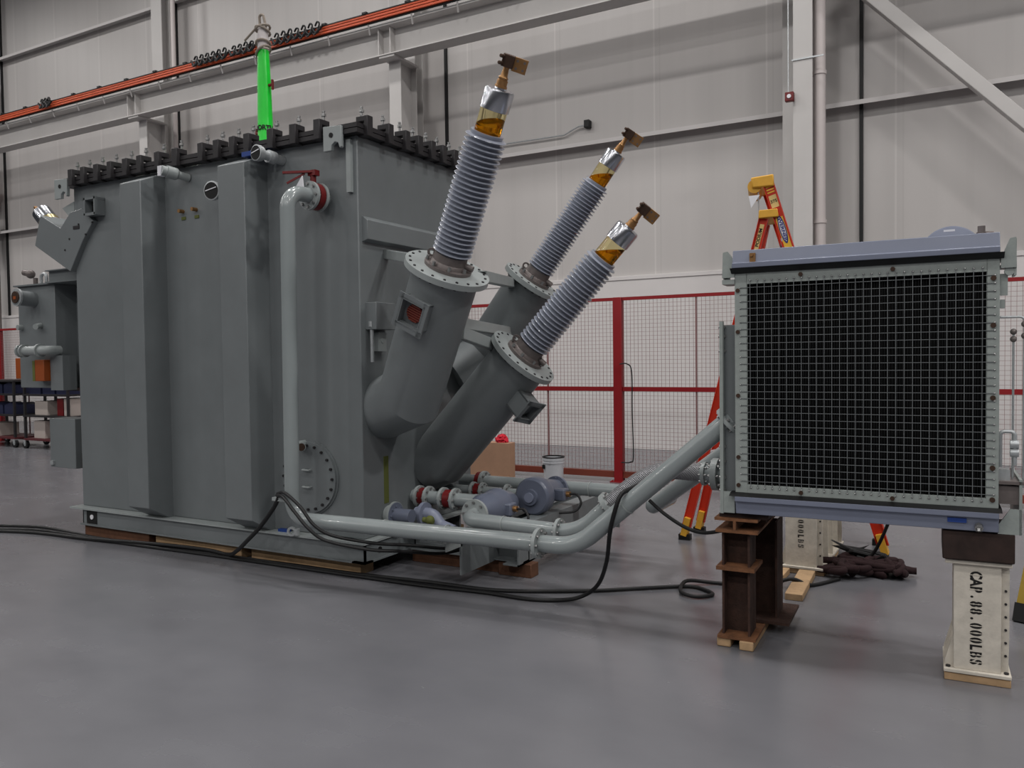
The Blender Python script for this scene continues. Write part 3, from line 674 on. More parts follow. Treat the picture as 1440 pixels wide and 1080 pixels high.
# second pipe with braided hose
p2 = thing('pump_outlet_pipe', (-3.0, 4.75, .46), 'grey oil pipe from the front pump ending in a braided steel hose', 'pipe')
path = fillet([(-3.03, 4.92, .49), (-3.02, 4.75, .48), (-2.17, 4.75, .46), (-1.95, 4.75, .66)], [.09, .36], 12)
MB().tube(path, .05, 24).build('pipe', 'pipe', p2)
flange((-3.03, 4.885, .49), (0, 1, 0), .105, .025, p2)
MB().ring((-2.72, 4.75, .473), (1, 0, 0), .049, .054, .008, 24).build('weld_bead', 'flange', p2)
flange((-2.30, 4.75, .465), (1, 0, 0), .08, .02, p2)
flange((-1.945, 4.75, .665), (.75, 0, .68), .085, .03, p2)
MB().tube(spline([(-1.95, 4.75, .66), (-1.80, 4.75, .79), (-1.66, 4.755, .875), (-1.54, 4.76, .90), (-1.36, 4.76, .895)], 6), .053, 24).build('braided_hose', 'braid', p2)
flange((-1.34, 4.76, .893), (1, 0, 0), .07, .02, p2)
flange((-1.27, 4.76, .893), (1, 0, 0), .095, .035, p2)
MB().cyl((-1.36, 4.76, .893), (-1.10, 4.76, .893), .055).build('pipe_stub', 'pipe', p2)
# rear pipe
p3 = thing('rear_oil_pipe', (-3.8, 6.0, .52), 'grey oil pipe behind the pumps that bends forward and up to the cooler', 'pipe')
path = fillet([(XR-.02, 6.0, .527), (-1.93, 6.02, .525), (-1.93, 5.50, .525), (-1.12, 4.86, 1.10)], [.13, .1], 10)
MB().tube(path, .056, 24).build('pipe', 'pipe', p3)
MB().ring((-2.63, 6.01, .526), (1, 0, 0), .055, .061, .01, 24).build('weld_bead', 'flange', p3)
flange((-3.62, 6.0, .527), (1, 0, 0), .092, .03, p3)
MB().cyl((-3.68, 6.0, .527), (-3.64, 6.0, .527), .084).build('valve_body', 'red', p3)
# pumps
def pump(c, y0, y1, R, label, big):
    x, z = c; L = y1-y0
    p = thing('oil_pump', (x, (y0+y1)/2, z-R), label, 'pump')
    if big:   # flat round end towards the viewer
        MB().lathe((x, y0, z), (0, 1, 0), [(0, R*.36), (.0, R*.42), (.03, R*.42), (.031, R*.88), (.045, R*.98), (.055, R), (.14, R), (.16, R*.95), (.18, R*.72), (L*.65, R*.66), (L, R*.5)], 36).build('pump_body', 'pump', p)
        MB().lathe((x, y0-.015, z), (0, 1, 0), [(0, R*.26), (.02, R*.26)], 28).build('hub_cap', 'blue', p)
        MB().lathe((x, y1-.03, z), (0, 1, 0), [(0, R*.7), (.025, R*.7)], 28).bolts((x, y1-.03, z), (0, -1, 0), R*.6, 8, r=.01, h=.015).build('pump_flange', 'pump', p)
    else:
        MB().lathe((x, y0, z), (0, 1, 0), [(0, R*.7), (.03, R*.7), (.031, R*.5), (.06, R*.55), (.14, R*.85), (.22, R*.98), (.28, R), (.30, R*1.08), (.33, R*1.08), (.34, R*.9), (L-.1, R*.85), (L, R*.6)], 36).build('pump_body', 'pump', p)
        MB().tube([(x-.02, y0+.28, z), (x-.24, y0+.40, z)], .062, 20).build('inlet_neck', 'pump', p)
        MB().sphere((x-.02, y0+.18, z+.01), R*.85, 10).build('volute', 'pump', p)
    bx = MB().box((x+R*.45, (y0+y1)/2-.03, z-.05), (x+R*1.3, (y0+y1)/2+.07, z+.04)).build('terminal_box', 'pump', p, bevel=.01)
    MB().cyl((x+R*1.3, (y0+y1)/2+.02, z), (x+R*1.3+.03, (y0+y1)/2+.02, z), .022, 12).build('cable_gland', 'bronze', bx)
    q = V((x+R*1.3+.03, (y0+y1)/2+.02, z))
    MB().tube(spline([q, q+V((.06, 0, .0)), q+V((.10, -.02, -.06)), q+V((.06, -.05, -.12)), q+V((-.04, -.12, -.13))], 5), .009, 8).build('pump_lead', 'black', bx)
pump((-3.04, .49), 4.90, 5.42, .125, 'glossy blue grey oil pump nearest the long front pipe', False)
pump((-2.89, .528), 5.45, 5.94, .147, 'blue grey oil pump with round end cap in front of the rear pipe', True)
# valve string from tank to front pump
vs_ = thing('valve_string', (-3.6, 5.3, .49), 'short grey pipe with two red wafer valves leaving the tank foot', 'valve')
MB().cyl((XR-.02, 5.28, .50), (-3.20, 5.28, .50), .052).build('pipe', 'pipe', vs_)
for x in (-3.79, -3.70, -3.56, -3.45): flange((x, 5.28, .50), (1, 0, 0), .088, .022, vs_)
for x in (-3.745, -3.505): MB().cyl((x-.03, 5.28, .50), (x+.03, 5.28, .50), .072, 28).build('wafer_valve', 'red', vs_)
vr = thing('valve_string', (-3.5, 5.66, .5), 'small red wafer valve and thin pipe leading to the rear pump', 'valve')
MB().cyl((XR-.02, 5.66, .515), (-2.98, 5.66, .515), .034).build('pipe', 'pipe', vr)
for x in (-3.52, -3.43, -3.20): flange((x, 5.66, .515), (1, 0, 0), .066, .02, vr)
MB().cyl((-3.50, 5.66, .515), (-3.45, 5.66, .515), .055, 24).build('wafer_valve', 'red', vr)
lf = thing('blind_flange', (-3.8, 4.93, .41), 'dark open flange low on the tank end behind the front pipe', 'flange')
MB().cyl((XR-.01, 4.95, .41), (XR+.05, 4.95, .41), .07).lathe((XR+.05, 4.95, .41), (1, 0, 0), [(0, .10), (.02, .10)], 32).build('flange_body', 'flange', lf)
MB().cyl((XR+.07, 4.95, .41), (XR+.073, 4.95, .41), .095, 28).cyl((XR+.07, 4.95, .41), (XR+.22, 4.95, .41), .052, 24).bolts((XR+.073, 4.95, .41), (1, 0, 0), .065, 8, r=.008, h=.008).build('flange_face', 'pump', lf)
lf = MB().tube(fillet([(XR+.14, 5.12, .40), (XR+.3, 5.12, .40), (XR+.36, 5.12, .32), (XR+.5, 5.10, .29)], .08), .05, 18).cyl((XR+.20, 5.12, .40), (XR+.23, 5.12, .40), .09, 24).build('flexible_elbow', 'blue', origin=(XR+.3, 5.12, .3))
tag(lf, 'dark blue grey elbow hose lying low between tank and valves', 'pipe')
lf = MB().cyl((-3.56, 5.0, .385), (-3.47, 5.0, .375), .02, 10).sphere((-3.50, 5.0, .385), .035, 8).build('hose_fitting', 'tape', origin=(-3.5, 5, .38))
tag(lf, 'small yellow green hose fitting behind the front pipe', 'fitting')
MB().tube([(-4.42, 4.56, .27), (-4.42, 4.56, .32)], .02, 10).ring((-4.46, 4.55, .30), (.4, -1, 0), .02, .036, .02, 18).build('drain_fitting', 'galv', tr)
MB().box((-4.66, 4.60, .27), (-4.56, 4.64, .29)).build('blue_plug', 'bluetape', tr)
MB().box((-4.42, 4.31, .575), (-4.20, 4.35, .60)).build('cable_bracket', 'flange', p1)
# ------------------------------------------------------------------ skid
sk = thing('pump_skid', (-3.0, 5.6, .1), 'grey steel skid frame carrying pumps and pipes beside the tank', 'skid')
ax = -3.02
MB().box((ax-.012, 4.68, .10), (ax, 6.62, .36)).box((ax-.14, 4.68, .355), (ax, 6.62, .368)).build('long_beam', 'tank', sk)
MB().box((ax-.16, 4.42, .37), (ax+.02, 4.72, .382)).box((ax-.01, 4.5, .30), (ax+.0, 4.70, .37)).build('pipe_rest', 'flange', sk)
MB().box((ax-.012+.25, 5.05, .10), (ax+.25, 6.62, .375)).box((ax+.12, 5.05, .375), (ax+.25, 6.62, .388)).box((ax+.12, 5.05, .10), (ax+.25, 6.62, .112)).build('long_beam', 'tank', sk)
MB().box((XR+.07, 5.2, .12), (ax+.25, 5.215, .255)).box((XR+.07, 5.12, .25), (ax+.25, 5.215, .262)).box((XR+.07, 5.12, .11), (ax+.25, 5.215, .122)).build('cross_channel', 'tank', sk)
MB().box((ax-.15, 6.62, .10), (ax+.4, 6.635, .375)).build('end_plate', 'tank', sk)
MB().box((ax-.05, 5.0, .37), (ax+.05, 5.25, .40)).build('pump_foot', 'tank', sk)
# timbers
def timber(a, b, label, m='wood', group=None):
    o = MB().box(a, b); c = [(a[i]+b[i])/2 for i in range(3)]; c[2] = min(a[2], b[2])
    t = o.build('timber', m, origin=c, bevel=.004); tag(t, label, 'timber', group)
timber((-7.10, 4.60, 0), (-6.20, 4.74, .113), 'reddish flat timber under the left end of the tank base', 'woodred')
timber((-6.15, 4.63, 0), (-5.10, 4.77, .113), 'pale timber under the middle of the tank base')
timber((-5.03, 4.67, 0), (-3.90, 4.82, .113), 'pale timber under the right front corner of the tank base')
timber((-3.80, 5.18, 0), (-3.0, 5.34, .10), 'timber under the skid between tank and first beam', 'woodred')
timber((-2.99, 5.14, 0), (-2.72, 5.26, .098), 'short timber under the right end of the skid', 'woodred')
timber((-6.9, 5.9, 0), (-3.9, 6.1, .113), 'long timber under the rear of the tank base')
timber((-3.4, 6.35, 0), (-2.95, 6.55, .098), 'timber under the rear end of the skid')
# ------------------------------------------------------------------ cooler (radiator)
RZ = math.radians(1.8); RO = (-1.1, 4.38, .73)
co = thing('oil_cooler', RO, 'large oil cooler with wire grille and blue grey header trays on stands', 'cooler', rz=RZ)
def cpart(mb, name, m, parent=co, bevel=0, **k):
    for v in mb.v: v.z -= .73
    mb.v = [(wm(parent).inverted()@wm(co))@v for v in mb.v] if parent is not co else mb.v
    return mb.build(name, m, parent, bevel, world=False, **k)
cpart(MB().box((.06, .06, .90), (1.225, .40, 2.0)), 'fin_core', 'core')
m = MB()
for i in range(96):
    x = .1+i*.0116; m.box((x-.001, .035, .90), (x+.001, .06, 1.98))
cpart(m, 'cooling_fins', 'fin')
fr = cpart(MB().box((.035, -.004, .86), (.098, .012, 2.03)).box((1.20, -.004, .86), (1.252, .012, 2.03)).box((.098, -.004, 1.972), (1.20, .012, 2.03)).box((.098, -.004, .86), (1.20, .012, .905)).box((.035, .012, .86), (.05, .42, 2.03)).box((1.237, .012, .86), (1.252, .42, 2.03)), 'grille_frame', 'frame', bevel=.002)
m = MB()
for i in range(30):
    x = .098+(i+.5)*1.102/30; m.box((x-.0012, -.012, .89), (x+.0012, -.0088, 1.99))
for j in range(29):
    z = .905+(j+.5)*1.067/29; m.box((.062, -.0088, z-.0012), (1.236, -.0056, z+.0012))
cpart(m, 'wire_grille', 'wiregrey')
m = MB()
for i in range(30):
    x = .098+(i+.5)*1.102/30; m.sphere((x, -.008, 1.99), .005, 4); m.sphere((x, -.008, .89), .005, 4)
for j in range(29):
    z = .905+(j+.5)*1.067/29; m.sphere((1.232, -.007, z), .005, 4); m.sphere((.065, -.007, z), .004, 4)
cpart(m, 'wire_welds', 'bolt')
m = MB()
for z in (1.94, 1.72, 1.38, 1.05, .90): m.cyl((.052, -.012, z), (.052, -.003, z), .011, 10).cyl((1.226, -.012, z), (1.226, -.003, z), .012, 10)
for x in (.37, .80): m.cyl((x, -.012, 2.008), (x, -.003, 2.008), .011, 10).cyl((x, -.012, .878), (x, -.003, .878), .011, 10)
cpart(m, 'frame_bolts', 'brown')
def xprism(prof, x0, x1): return MB().prism([(x0, y, z) for y, z in prof], (x1-x0, 0, 0))
cpart(xprism([(-.012, 2.03), (-.055, 2.055), (.47, 2.055), (.44, 2.03)], .02, 1.268), 'upper_seal', 'black')
cpart(xprism([(-.05, 2.055), (-.05, 2.082), (-.035, 2.084), (-.022, 2.150), (.44, 2.150), (.46, 2.084), (.47, 2.055)], .03, 1.25), 'upper_header_tray', 'blue', bevel=.003)
cpart(MB().cyl((.13, -.03, 2.12), (.13, -.048, 2.12), .01, 8).box((.12, -.04, 2.07), (.15, -.03, 2.13)), 'tray_catch', 'bronze')
cpart(xprism([(-.012, .86), (-.05, .845), (.44, .845), (.42, .86)], .01, 1.265), 'lower_seal', 'black')
cpart(xprism([(-.05, .845), (-.05, .818), (-.03, .812), (-.018, .748), (.42, .748), (.45, .815), (.46, .845)], .04, 1.252), 'lower_header_tray', 'blue', bevel=.003)
cpart(MB().cyl((1.17, -.03, .775), (1.17, -.055, .768), .018, 14).cyl((1.17, -.055, .768), (1.17, -.06, .755), .012), 'drain_plug', 'bolt')
cpart(MB().box((1.04, -.0335, .787), (1.12, -.026, .808)), 'blue_tape', 'bluetape')
# side plates and ears
sp = cpart(MB().box((-.045, .02, .74), (-.033, .50, 1.76)).box((-.033, .045, .74), (.034, .06, 1.76)), 'side_plate', 'tank', bevel=.002)
cpart(MB().box((-.048, -.002, .74), (-.03, .03, 1.78)), 'plate_edge', 'frame')
m = MB()
for z in (1.75, 1.70, 1.62, 1.10, 1.02, .93, .86): m.cyl((-.03, .045, z), (-.03, .033, z), .009, 6).cyl((-.06, .04, z), (-.045, .04, z), .009, 6)
cpart(m, 'plate_bolts', 'bolt')
cpart(MB().prism([(-.046, .0, .745), (.03, .0, .745), (.03, .0, .85), (.01, .0, .86), (-.046, .0, .86)], (0, .012, 0)), 'foot_gusset', 'frame')
cpart(MB().prism([(-.025, -.01, 2.145), (.0, -.01, 2.15), (.035, -.01, 2.10), (.035, -.01, 2.01), (-.03, -.01, 2.01)], (0, .012, 0)).box((-.025, .0, 2.0), (-.018, .14, 2.12)).box((-.03, -.01, 1.975), (.035, .12, 2.0)), 'lifting_ear', 'frame')
cpart(MB().prism([(1.315, -.01, 2.125), (1.29, -.01, 2.12), (1.255, -.01, 2.03), (1.255, -.01, 2.0), (1.318, -.01, 2.0)], (0, .012, 0)).box((1.308, .0, 1.95), (1.318, .12, 2.12)).box((1.255, -.01, 1.985), (1.318, .10, 2.0)), 'lifting_ear', 'frame')
cpart(MB().cyl((1.29, -.0, 1.97), (1.29, .03, 1.97), .02).box((1.252, .02, 1.86), (1.285, .05, 1.96)).box((1.252, .02, 1.80), (1.275, .06, 1.84)), 'side_bracket', 'frame')
tb = MB().tube(fillet([(1.25, .10, 1.76), (1.36, .10, 1.76), (1.36, .10, .95)], .02), .006, 8).tube([(1.315, .10, 1.70), (1.315, .10, .95)], .005, 8)
cpart(tb, 'small_pipe', 'galv')
m = MB()
for x, z in ((1.36, 1.725), (1.36, 1.67), (1.315, 1.69), (1.315, 1.655)): m.sphere((x, .10, z), .015, 6)
cpart(m, 'pipe_fitting', 'basem')
cpart(MB().box((1.252, .03, .97), (1.30, .10, 1.04)).tube(fillet([(1.26, .05, 1.05), (1.26, .05, 1.22), (1.32, .05, 1.22), (1.32, .05, 1.06)], .02), .009, 8).cyl((1.30, .05, 1.12), (1.335, .05, 1.12), .02).cyl((1.30, .05, 1.16), (1.335, .05, 1.16), .02), 'small_valve', 'galv')
cpart(MB().box((1.252, .02, .88), (1.34, .14, .965)).box((1.25, .0, .975), (1.355, .16, .99)), 'connection_block', 'basem')
cpart(MB().prism([(1.25, .0, .74), (1.345, .0, .74), (1.345, .0, .86), (1.30, .0, .86), (1.25, .0, .78)], (0, .012, 0)).box((1.335, .0, .74), (1.347, .48, 1.0)), 'foot_gusset', 'frame')
# fan motor disc on top
cpart(MB().lathe((1.055, .26, 2.085), (0, -1, 0), [(0, .14), (.05, .14), (.055, .132)], 48), 'round_cover', 'blue')
cpart(MB().box((1.022, .2045, 2.198), (1.072, .206, 2.208)), 'cover_label', 'labwhite')
cpart(MB().cyl((1.187, .22, 2.15), (1.187, .22, 2.185), .022).cyl((1.187, .22, 2.185), (1.187, .22, 2.215), .017).cyl((1.195, .22, 2.178), (1.24, .22, 2.175), .012), 'vent_plug', 'basem')
cpart(MB().box((.2, .42, .80), (1.1, .50, 2.06)).lathe((.62, .50, 1.45), (0, 1, 0), [(0, .45), (.12, .45)], 40), 'fan_shroud', 'tank')
cpart(MB().box((.06, .2, .70+.03), (.32, .42, .75)), 'underside_bracket', 'blue')
# ------------------------------------------------------------------ stands
def rot(mb, o=(-1.1, 4.38, 0)):
    T = Matrix.Translation(V(o))@Matrix.Rotation(RZ, 4, 'Z'); mb.v = [T@v for v in mb.v]; return mb
def hbeam(mb, x, y, z0, z1, w=.15, d=.16):
    return mb.box((x-w/2, y-d/2, z0), (x-w/2+.012, y+d/2, z1)).box((x+w/2-.012, y-d/2, z0), (x+w/2, y+d/2, z1)).box((x-w/2, y-.006, z0), (x+w/2, y+.006, z1))
wt = V((-1.07, 4.43, .05))
rs = thing('rusty_beam_stand', (-1.07, 4.5, .05), 'rusty steel beam stand under the left side of the cooler', 'stand')
rot(hbeam(MB(), .025, .13, .445, .635, .15, .17)).build('upper_post', 'rust', rs)
rot(hbeam(MB(), .025, .13, .065, .425, .15, .17)).build('lower_post', 'rust', rs)
rot(MB().box((-.075, .01, .425), (.13, .25, .445))).build('middle_plate', 'rustlight', rs)
rot(MB().box((-.07, .01, .05), (.135, .30, .065))).build('base_plate', 'rustlight', rs)
rot(MB().box((-.075, .0, .635), (.15, .62, .65)).box((-.08, .0, .70), (.15, .62, .715)).box((.02, .0, .65), (.035, .62, .70))).build('top_beam', 'rustlight', rs)
rot(hbeam(MB(), .11, .50, .075, .635, .15, .2)).build('rear_post', 'rust', rs)
rot(MB().box((-.02, .33, .058), (.26, .72, .075))).build('rear_base_plate', 'rust', rs)
rot(MB().box((-.06, .03, .715), (.20, .55, .735))).build('packing_plate', 'dark', rs)
def plank(x0, x1, y0, y1, h, label, m='wood'):
    mb = rot(MB().box((x0, y0, 0), (x1, y1, h))); c = sum(mb.v, V())/8; c.z = 0
    tag(mb.build('timber', m, origin=c, bevel=.006), label, 'timber')
plank(-.075, -.0, .02, .36, .05, 'pale timber block under the left edge of the rusty stand')
plank(.05, .125, .0, .70, .05, 'pale timber block under the right edge of the rusty stand')
def load_stand(name_label, x, y, w, dpt, h, ribs, txt_off, rz=RZ, base=.045, tsize=.052, pitch=.0385, zmid=.30):
    s = thing('load_stand', (x, y, .02), name_label, 'stand', rz=rz)
    def P(mb, n, m='stand', **k): return mb.build(n, m, s, world=False, **k)
    fw_ = w*.70
    P(MB().box((-w/2, 0, .02), (w/2, dpt, .02+.018)), 'base_plate', bevel=.003)
    P(MB().box((-fw_/2, .02, .038), (fw_/2, .034, h-.02)).box((-fw_/2, .034, .038), (-fw_/2+.012, dpt-.03, h-.02)).box((fw_/2-.012, .034, .038), (fw_/2, dpt-.03, h-.02)), 'column_box', bevel=.002)
    P(MB().box((-w/2+.005, .0, h-.02), (w/2, dpt, h)), 'top_plate', bevel=.003)
    m = MB()
    for k in range(ribs):
        yy = .05+(dpt-.1)*k/max(ribs-1, 1)
        m.prism([(fw_/2, yy, .038), (w/2-.01, yy, .038), (w/2-.01, yy, .10), (fw_/2+.035, yy, h*.35), (fw_/2+.035, yy, h-.02), (fw_/2, yy, h-.02)], (0, .012, 0))
        m.prism([(-fw_/2, yy, .038), (-w/2+.005, yy, .038), (-w/2+.005, yy, .06), (-fw_/2, yy, .20)], (0, .012, 0))
    P(m, 'side_rib')
    m = MB()
    for k in range(6): m.cyl((fw_/2+.02, .045, .12+k*(h-.2)/6), (fw_/2+.02, .055, .12+k*(h-.2)/6), .006, 8)
    for xx in (-w/2+.02, w/2-.02):
        m.cyl((xx, .03, .038), (xx, .03, .046), .011, 8)
    P(m, 'bolt_holes', 'clamp')
    zt = zmid+pitch*6
    for k, ch in enumerate('CAP.88.000LBS'):
        me = text_mesh(ch, tsize, .0016 if ch == 'B' else .0024)
        xs_ = [v.co.x for v in me.vertices]; xm = (min(xs_)+max(xs_))/2
        ys_ = [v.co.y for v in me.vertices]; y0 = min(ys_) if ch == '.' else (min(ys_)+max(ys_))/2+tsize*.36*0
        yb = (min(ys_)+tsize*.36 if ch == '.' else (min(ys_)+max(ys_))/2)
        for v in me.vertices: v.co = V((v.co.y-yb+txt_off, .0192-v.co.z, zt-k*pitch-(v.co.x-xm)*.78))
        me.materials.clear(); me.materials.append(M['ink'])
        o = bpy.data.objects.new('stencil_letter', me); COL.objects.link(o); o.parent = s
    m = MB()
    for k, ch in enumerate('CAP.88.000LBS'):
        if ch in 'CP80BS': m.box((txt_off-tsize*.42, .0172, zt-k*pitch-.0016), (txt_off+tsize*.42, .0182, zt-k*pitch+.0016))
    P(m, 'stencil_bridges')
    return s
ls = load_stand('worn white load stand under the right side of the cooler', .068, 4.44, .285, .33, .575, 3, -.005, tsize=.068, pitch=.0352, zmid=.292)
lw = load_stand('worn white load stand standing on the floor behind the cooler', -1.02, 6.1, .31, 1.0, .70, 5, .0, rz=-.02, tsize=.055, pitch=.036, zmid=.40)
bb = rot(MB().box((1.02, .0, .60), (1.32, .40, .74))); tag(bb.build('spacer_block', 'dark', origin=(.07, 4.62, .6), bevel=.006), 'dark wooden spacer block between white stand and cooler tray', 'block')
tag(rot(MB().box((1.03, .03, 0), (1.31, .36, .036))).build('base_board', 'wood', origin=(.07, 4.6, 0), bevel=.003), 'pale board under the foot of the near white load stand', 'board')
tag(MB().box((-1.18, 6.12, 0), (-.86, 6.9, .036)).build('base_board', 'wood', origin=(-1.0, 6.5, 0), bevel=.003), 'pale board under the foot of the far white load stand', 'board')
def plank2(a, b, w, h, label):
    a, b = V(a), V(b); d = (b-a).normalized(); mb = MB().obox((a+b)/2+V((0, 0, h/2)), V((0, 0, 1)).cross(d), V((0, 0, 1)), d, w, h, (b-a).length)
    c = (a+b)/2; tag(mb.build('timber', 'wood', origin=(c.x, c.y, 0), bevel=.004), label, 'timber')
plank2((-.95, 5.43, 0), (-.97, 6.08, 0), .11, .045, 'pale timber on the floor in front of the far white stand')
plank2((-1.14, 5.55, 0), (-1.13, 6.08, 0), .08, .045, 'pale timber on the floor just right of the rusty stand')
# ------------------------------------------------------------------ orange step ladder
la = thing('stepladder', (-1.4, 6.9, 0), 'orange fibreglass stepladder with yellow top standing behind the cooler', 'ladder')
top = V((-1.44, 6.82, 2.80))
def rail(p, q, w, dd, name='rail', m='ladorange', side=(0, 1, 0)):
    p, q = V(p), V(q); d = (q-p).normalized(); y = V(side); x = y.cross(d).normalized(); y = d.cross(x)
    L = (q-p).length; c = (p+q)/2; return MB().obox(c, x, y, d, w, .006, L).obox(c+x*(w/2-.003), x, y, d, .006, dd, L).obox(c-x*(w/2-.003), x, y, d, .006, dd, L).build(name, m, la) if True else None
# front (right-hand) section, two rails; rear (left-hand) section, two rails
fr0 = V((-.53, 6.84, .10)); ft0 = V((-1.375, 6.79, 2.97)); fr1 = V((-.59, 7.32, .10)); ft1 = V((-1.45, 7.14, 2.97))
rail(fr0, ft0, .085, .035); rail(fr1, ft1, .085, .035)
rb0 = V((-2.09, 6.84, .10)); rt0 = V((-1.415, 6.80, 2.70)); rb1 = V((-2.06, 7.18, .10)); rt1 = V((-1.47, 7.12, 2.70))
rail(rb0, rt0, .075, .04); rail(rb1, rt1, .075, .04)
dn = (ft0-fr0).normalized()
for k in range(1, 9):
    p = fr0.lerp(ft0, k/9.5); q = fr1.lerp(ft1, k/9.5)
    MB().bar(p, q, .08, .025).build('step', 'galv', la)
for k in (2, 5): 
    p = rb0.lerp(rt0, k/8); q = rb1.lerp(rt1, k/8); MB().bar(p, q, .03, .02).build('rear_brace', 'galv', la)
for (p, q, m_) in ((fr0, ft0, 'ladyellow'), (fr1, ft1, 'ladyellow'), (rb0, rt0, 'ladyellow'), (rb1, rt1, 'ladyellow')):
    d = (q-p).normalized(); MB().bar(p-d*.06, p+d*.10, .05, .10, up=(0, 1, 0)).build('foot_boot', m_, la)
    MB().box((p.x-.06, p.y-.03, 0), (p.x+.04, p.y+.03, .05)).build('rubber_foot', 'black', la)
MB().prism([(-1.50, 6.76, 2.95), (-1.325, 6.76, 2.95), (-1.33, 6.76, 3.045), (-1.51, 6.76, 3.035)], (-.085, .42, 0)).build('top_cap', 'ladyellow', la, bevel=.01)
MB().lathe((-1.485, 6.78, 2.965), (-.2, 1, 0), [(0, .055), (.38, .055)], 20).build('tool_cup', 'ladyellow', la)
MB().prism([(-1.53, 6.77, 2.89), (-1.44, 6.77, 2.89), (-1.51, 6.77, 2.79)], (0, .004, 0)).build('plastic_tag', 'labwhite', la)
MB().prism([(-1.45, 6.755, 2.70), (-1.29, 6.755, 2.70), (-1.30, 6.755, 2.765), (-1.445, 6.755, 2.765)], (-.08, .40, 0)).build('hinge_platform', 'ladyellow', la, bevel=.006)
MB().cyl((-1.455, 6.8, 2.76), (-1.46, 6.8, 2.92), .006, 6).build('stay_rod', 'galv', la)
def on_rail(p, q, h, off): # label frame on near face
    d = (q-p).normalized(); x = V((0, 1, 0)).cross(d).normalized(); n = -(d.cross(x)).normalized()
    if n.y > 0: n = -n
    t = (h-p.z)/d.z; return p+d*t+n*off, d, x, n
def label_bar(p, q, h0, h1, w, m, off, name='label'):
    c, d, x, n = on_rail(p, q, (h0+h1)/2, off); L = (h1-h0)/d.z
    return MB().obox(c, x, n, d, w, .0015, L).build(name, m, la)
label_bar(fr0, ft0, 2.34, 2.70, .058, 'labyellow', .0045)
label_bar(fr0, ft0, 2.78, 2.88, .06, 'labpale', .0045); 
for k in range(3): label_bar(fr0, ft0, 2.90+k*.022, 2.91+k*.022, .06, 'labyellow', .0045)
c, d, x, n = on_rail(fr0, ft0, 2.60, .0056)
P = []
for k in range(28):
    a = 2*math.pi*k/28; P.append(c+d*.118*math.copysign(abs(math.cos(a))**1.0, math.cos(a))*1.0+x*.026*math.sin(a))
MB().prism([p for p in P], n*.001).build('oval_badge', 'labblue', la)
P = [c+n*.001+d*.102*math.cos(2*math.pi*k/28)+x*.018*math.sin(2*math.pi*k/28) for k in range(28)]
MB().prism(P, n*.0008).build('badge_field', 'labwhite', la)
lettering('badge_word', 'WERNER', .034, 'labblue', la, c+n*.003, -d, x, 1.45, .001)
c, d, x, n = on_rail(fr0, ft0, 2.83, .0068)
lettering('rating_print', '375', .036, 'ink', la, c, -x if x.x < 0 else x, d, 1, .0005)
label_bar(rb0, rt0, 1.9, 2.655, .034, 'labpale', .0045)
c, d, x, n = on_rail(rb0, rt0, 2.55, .0068)
xx = x if x.x > 0 else -x
lettering('podium_word', 'PODIUM', .036, 'ink', la, c, d, -xx, 1.1, .0008)
# ------------------------------------------------------------------ floor clutter
def cable(pts, r, label, name='power_cable', n=8, m='black'):
    P = spline(pts, n); o = MB().tube(P, r, 10); q = V(pts[0]); tag(o.build(name, m, origin=(q.x, q.y, 0)), label, 'cable')
Z = .014
cable([(-9.6, 4.1, Z), (-8.757, 4.335, Z), (-8.281, 4.485, Z), (-7.834, 4.62, Z), (-7.326, 4.60, Z), (-6.839, 4.56, Z), (-6.309, 4.57, Z), (-5.506, 4.60, Z), (-4.953, 4.61, Z), (-4.447, 4.63, Z), (-3.963, 4.64, Z), (-3.326, 4.698, Z), (-2.766, 4.74, Z), (-2.239, 4.983, Z), (-1.93, 5.2, Z), (-1.64, 5.40, Z), (-1.50, 5.36, Z), (-1.44, 5.28, Z), (-1.52, 5.18, .018), (-1.64, 5.24, .02), (-1.66, 5.44, .04), (-1.50, 5.56, .016), (-1.2, 5.62, Z), (-1.02, 5.72, .062), (-.9, 5.8, Z), (-.75, 6.05, Z)], .013, 'black cable crossing the floor with a small loop near the rusty stand')
cable([(-9.6, 3.8, Z), (-8.491, 4.202, Z), (-8.102, 4.387, Z), (-7.65, 4.531, Z), (-7.053, 4.53, Z), (-6.618, 4.52, Z), (-6.209, 4.53, Z), (-5.424, 4.56, Z), (-4.865, 4.57, Z), (-4.371, 4.58, Z), (-3.884, 4.591, Z), (-3.264, 4.609, Z), (-2.827, 4.654, Z), (-2.5, 4.654, Z), (-2.319, 4.709, Z), (-2.18, 4.79, .03), (-2.03, 4.74, .14), (-1.90, 4.58, .34), (-1.81, 4.42, .56), (-1.76, 4.375, .70), (-1.73, 4.40, .795), (-1.70, 4.48, .82), (-1.66, 4.60, .84)], .013, 'black cable along the tank foot that climbs over the front pipe')
cable([(-4.36, 4.32, .60), (-4.434, 4.33, .506), (-4.584, 4.34, .356), (-4.736, 4.36, .24), (-4.95, 4.45, .12), (-5.2, 4.58, .035), (-5.5, 4.60, .04), (-6.1, 4.55, .04), (-6.9, 4.48, .02), (-7.7, 4.42, Z), (-8.6, 4.1, Z), (-9.6, 3.7, Z)], .016, 'thick black cable dropping left from the front pipe to the floor')
cable([(-4.37, 4.32, .63), (-4.208, 4.23, .657), (-4.038, 4.2, .578), (-3.91, 4.2, .459), (-3.789, 4.26, .385), (-3.527, 4.38, .335), (-3.33, 4.5, .317), (-3.24, 4.8, .24), (-3.2, 5.05, .2)], .012, 'black cable drooping right from the front pipe, upper of two')
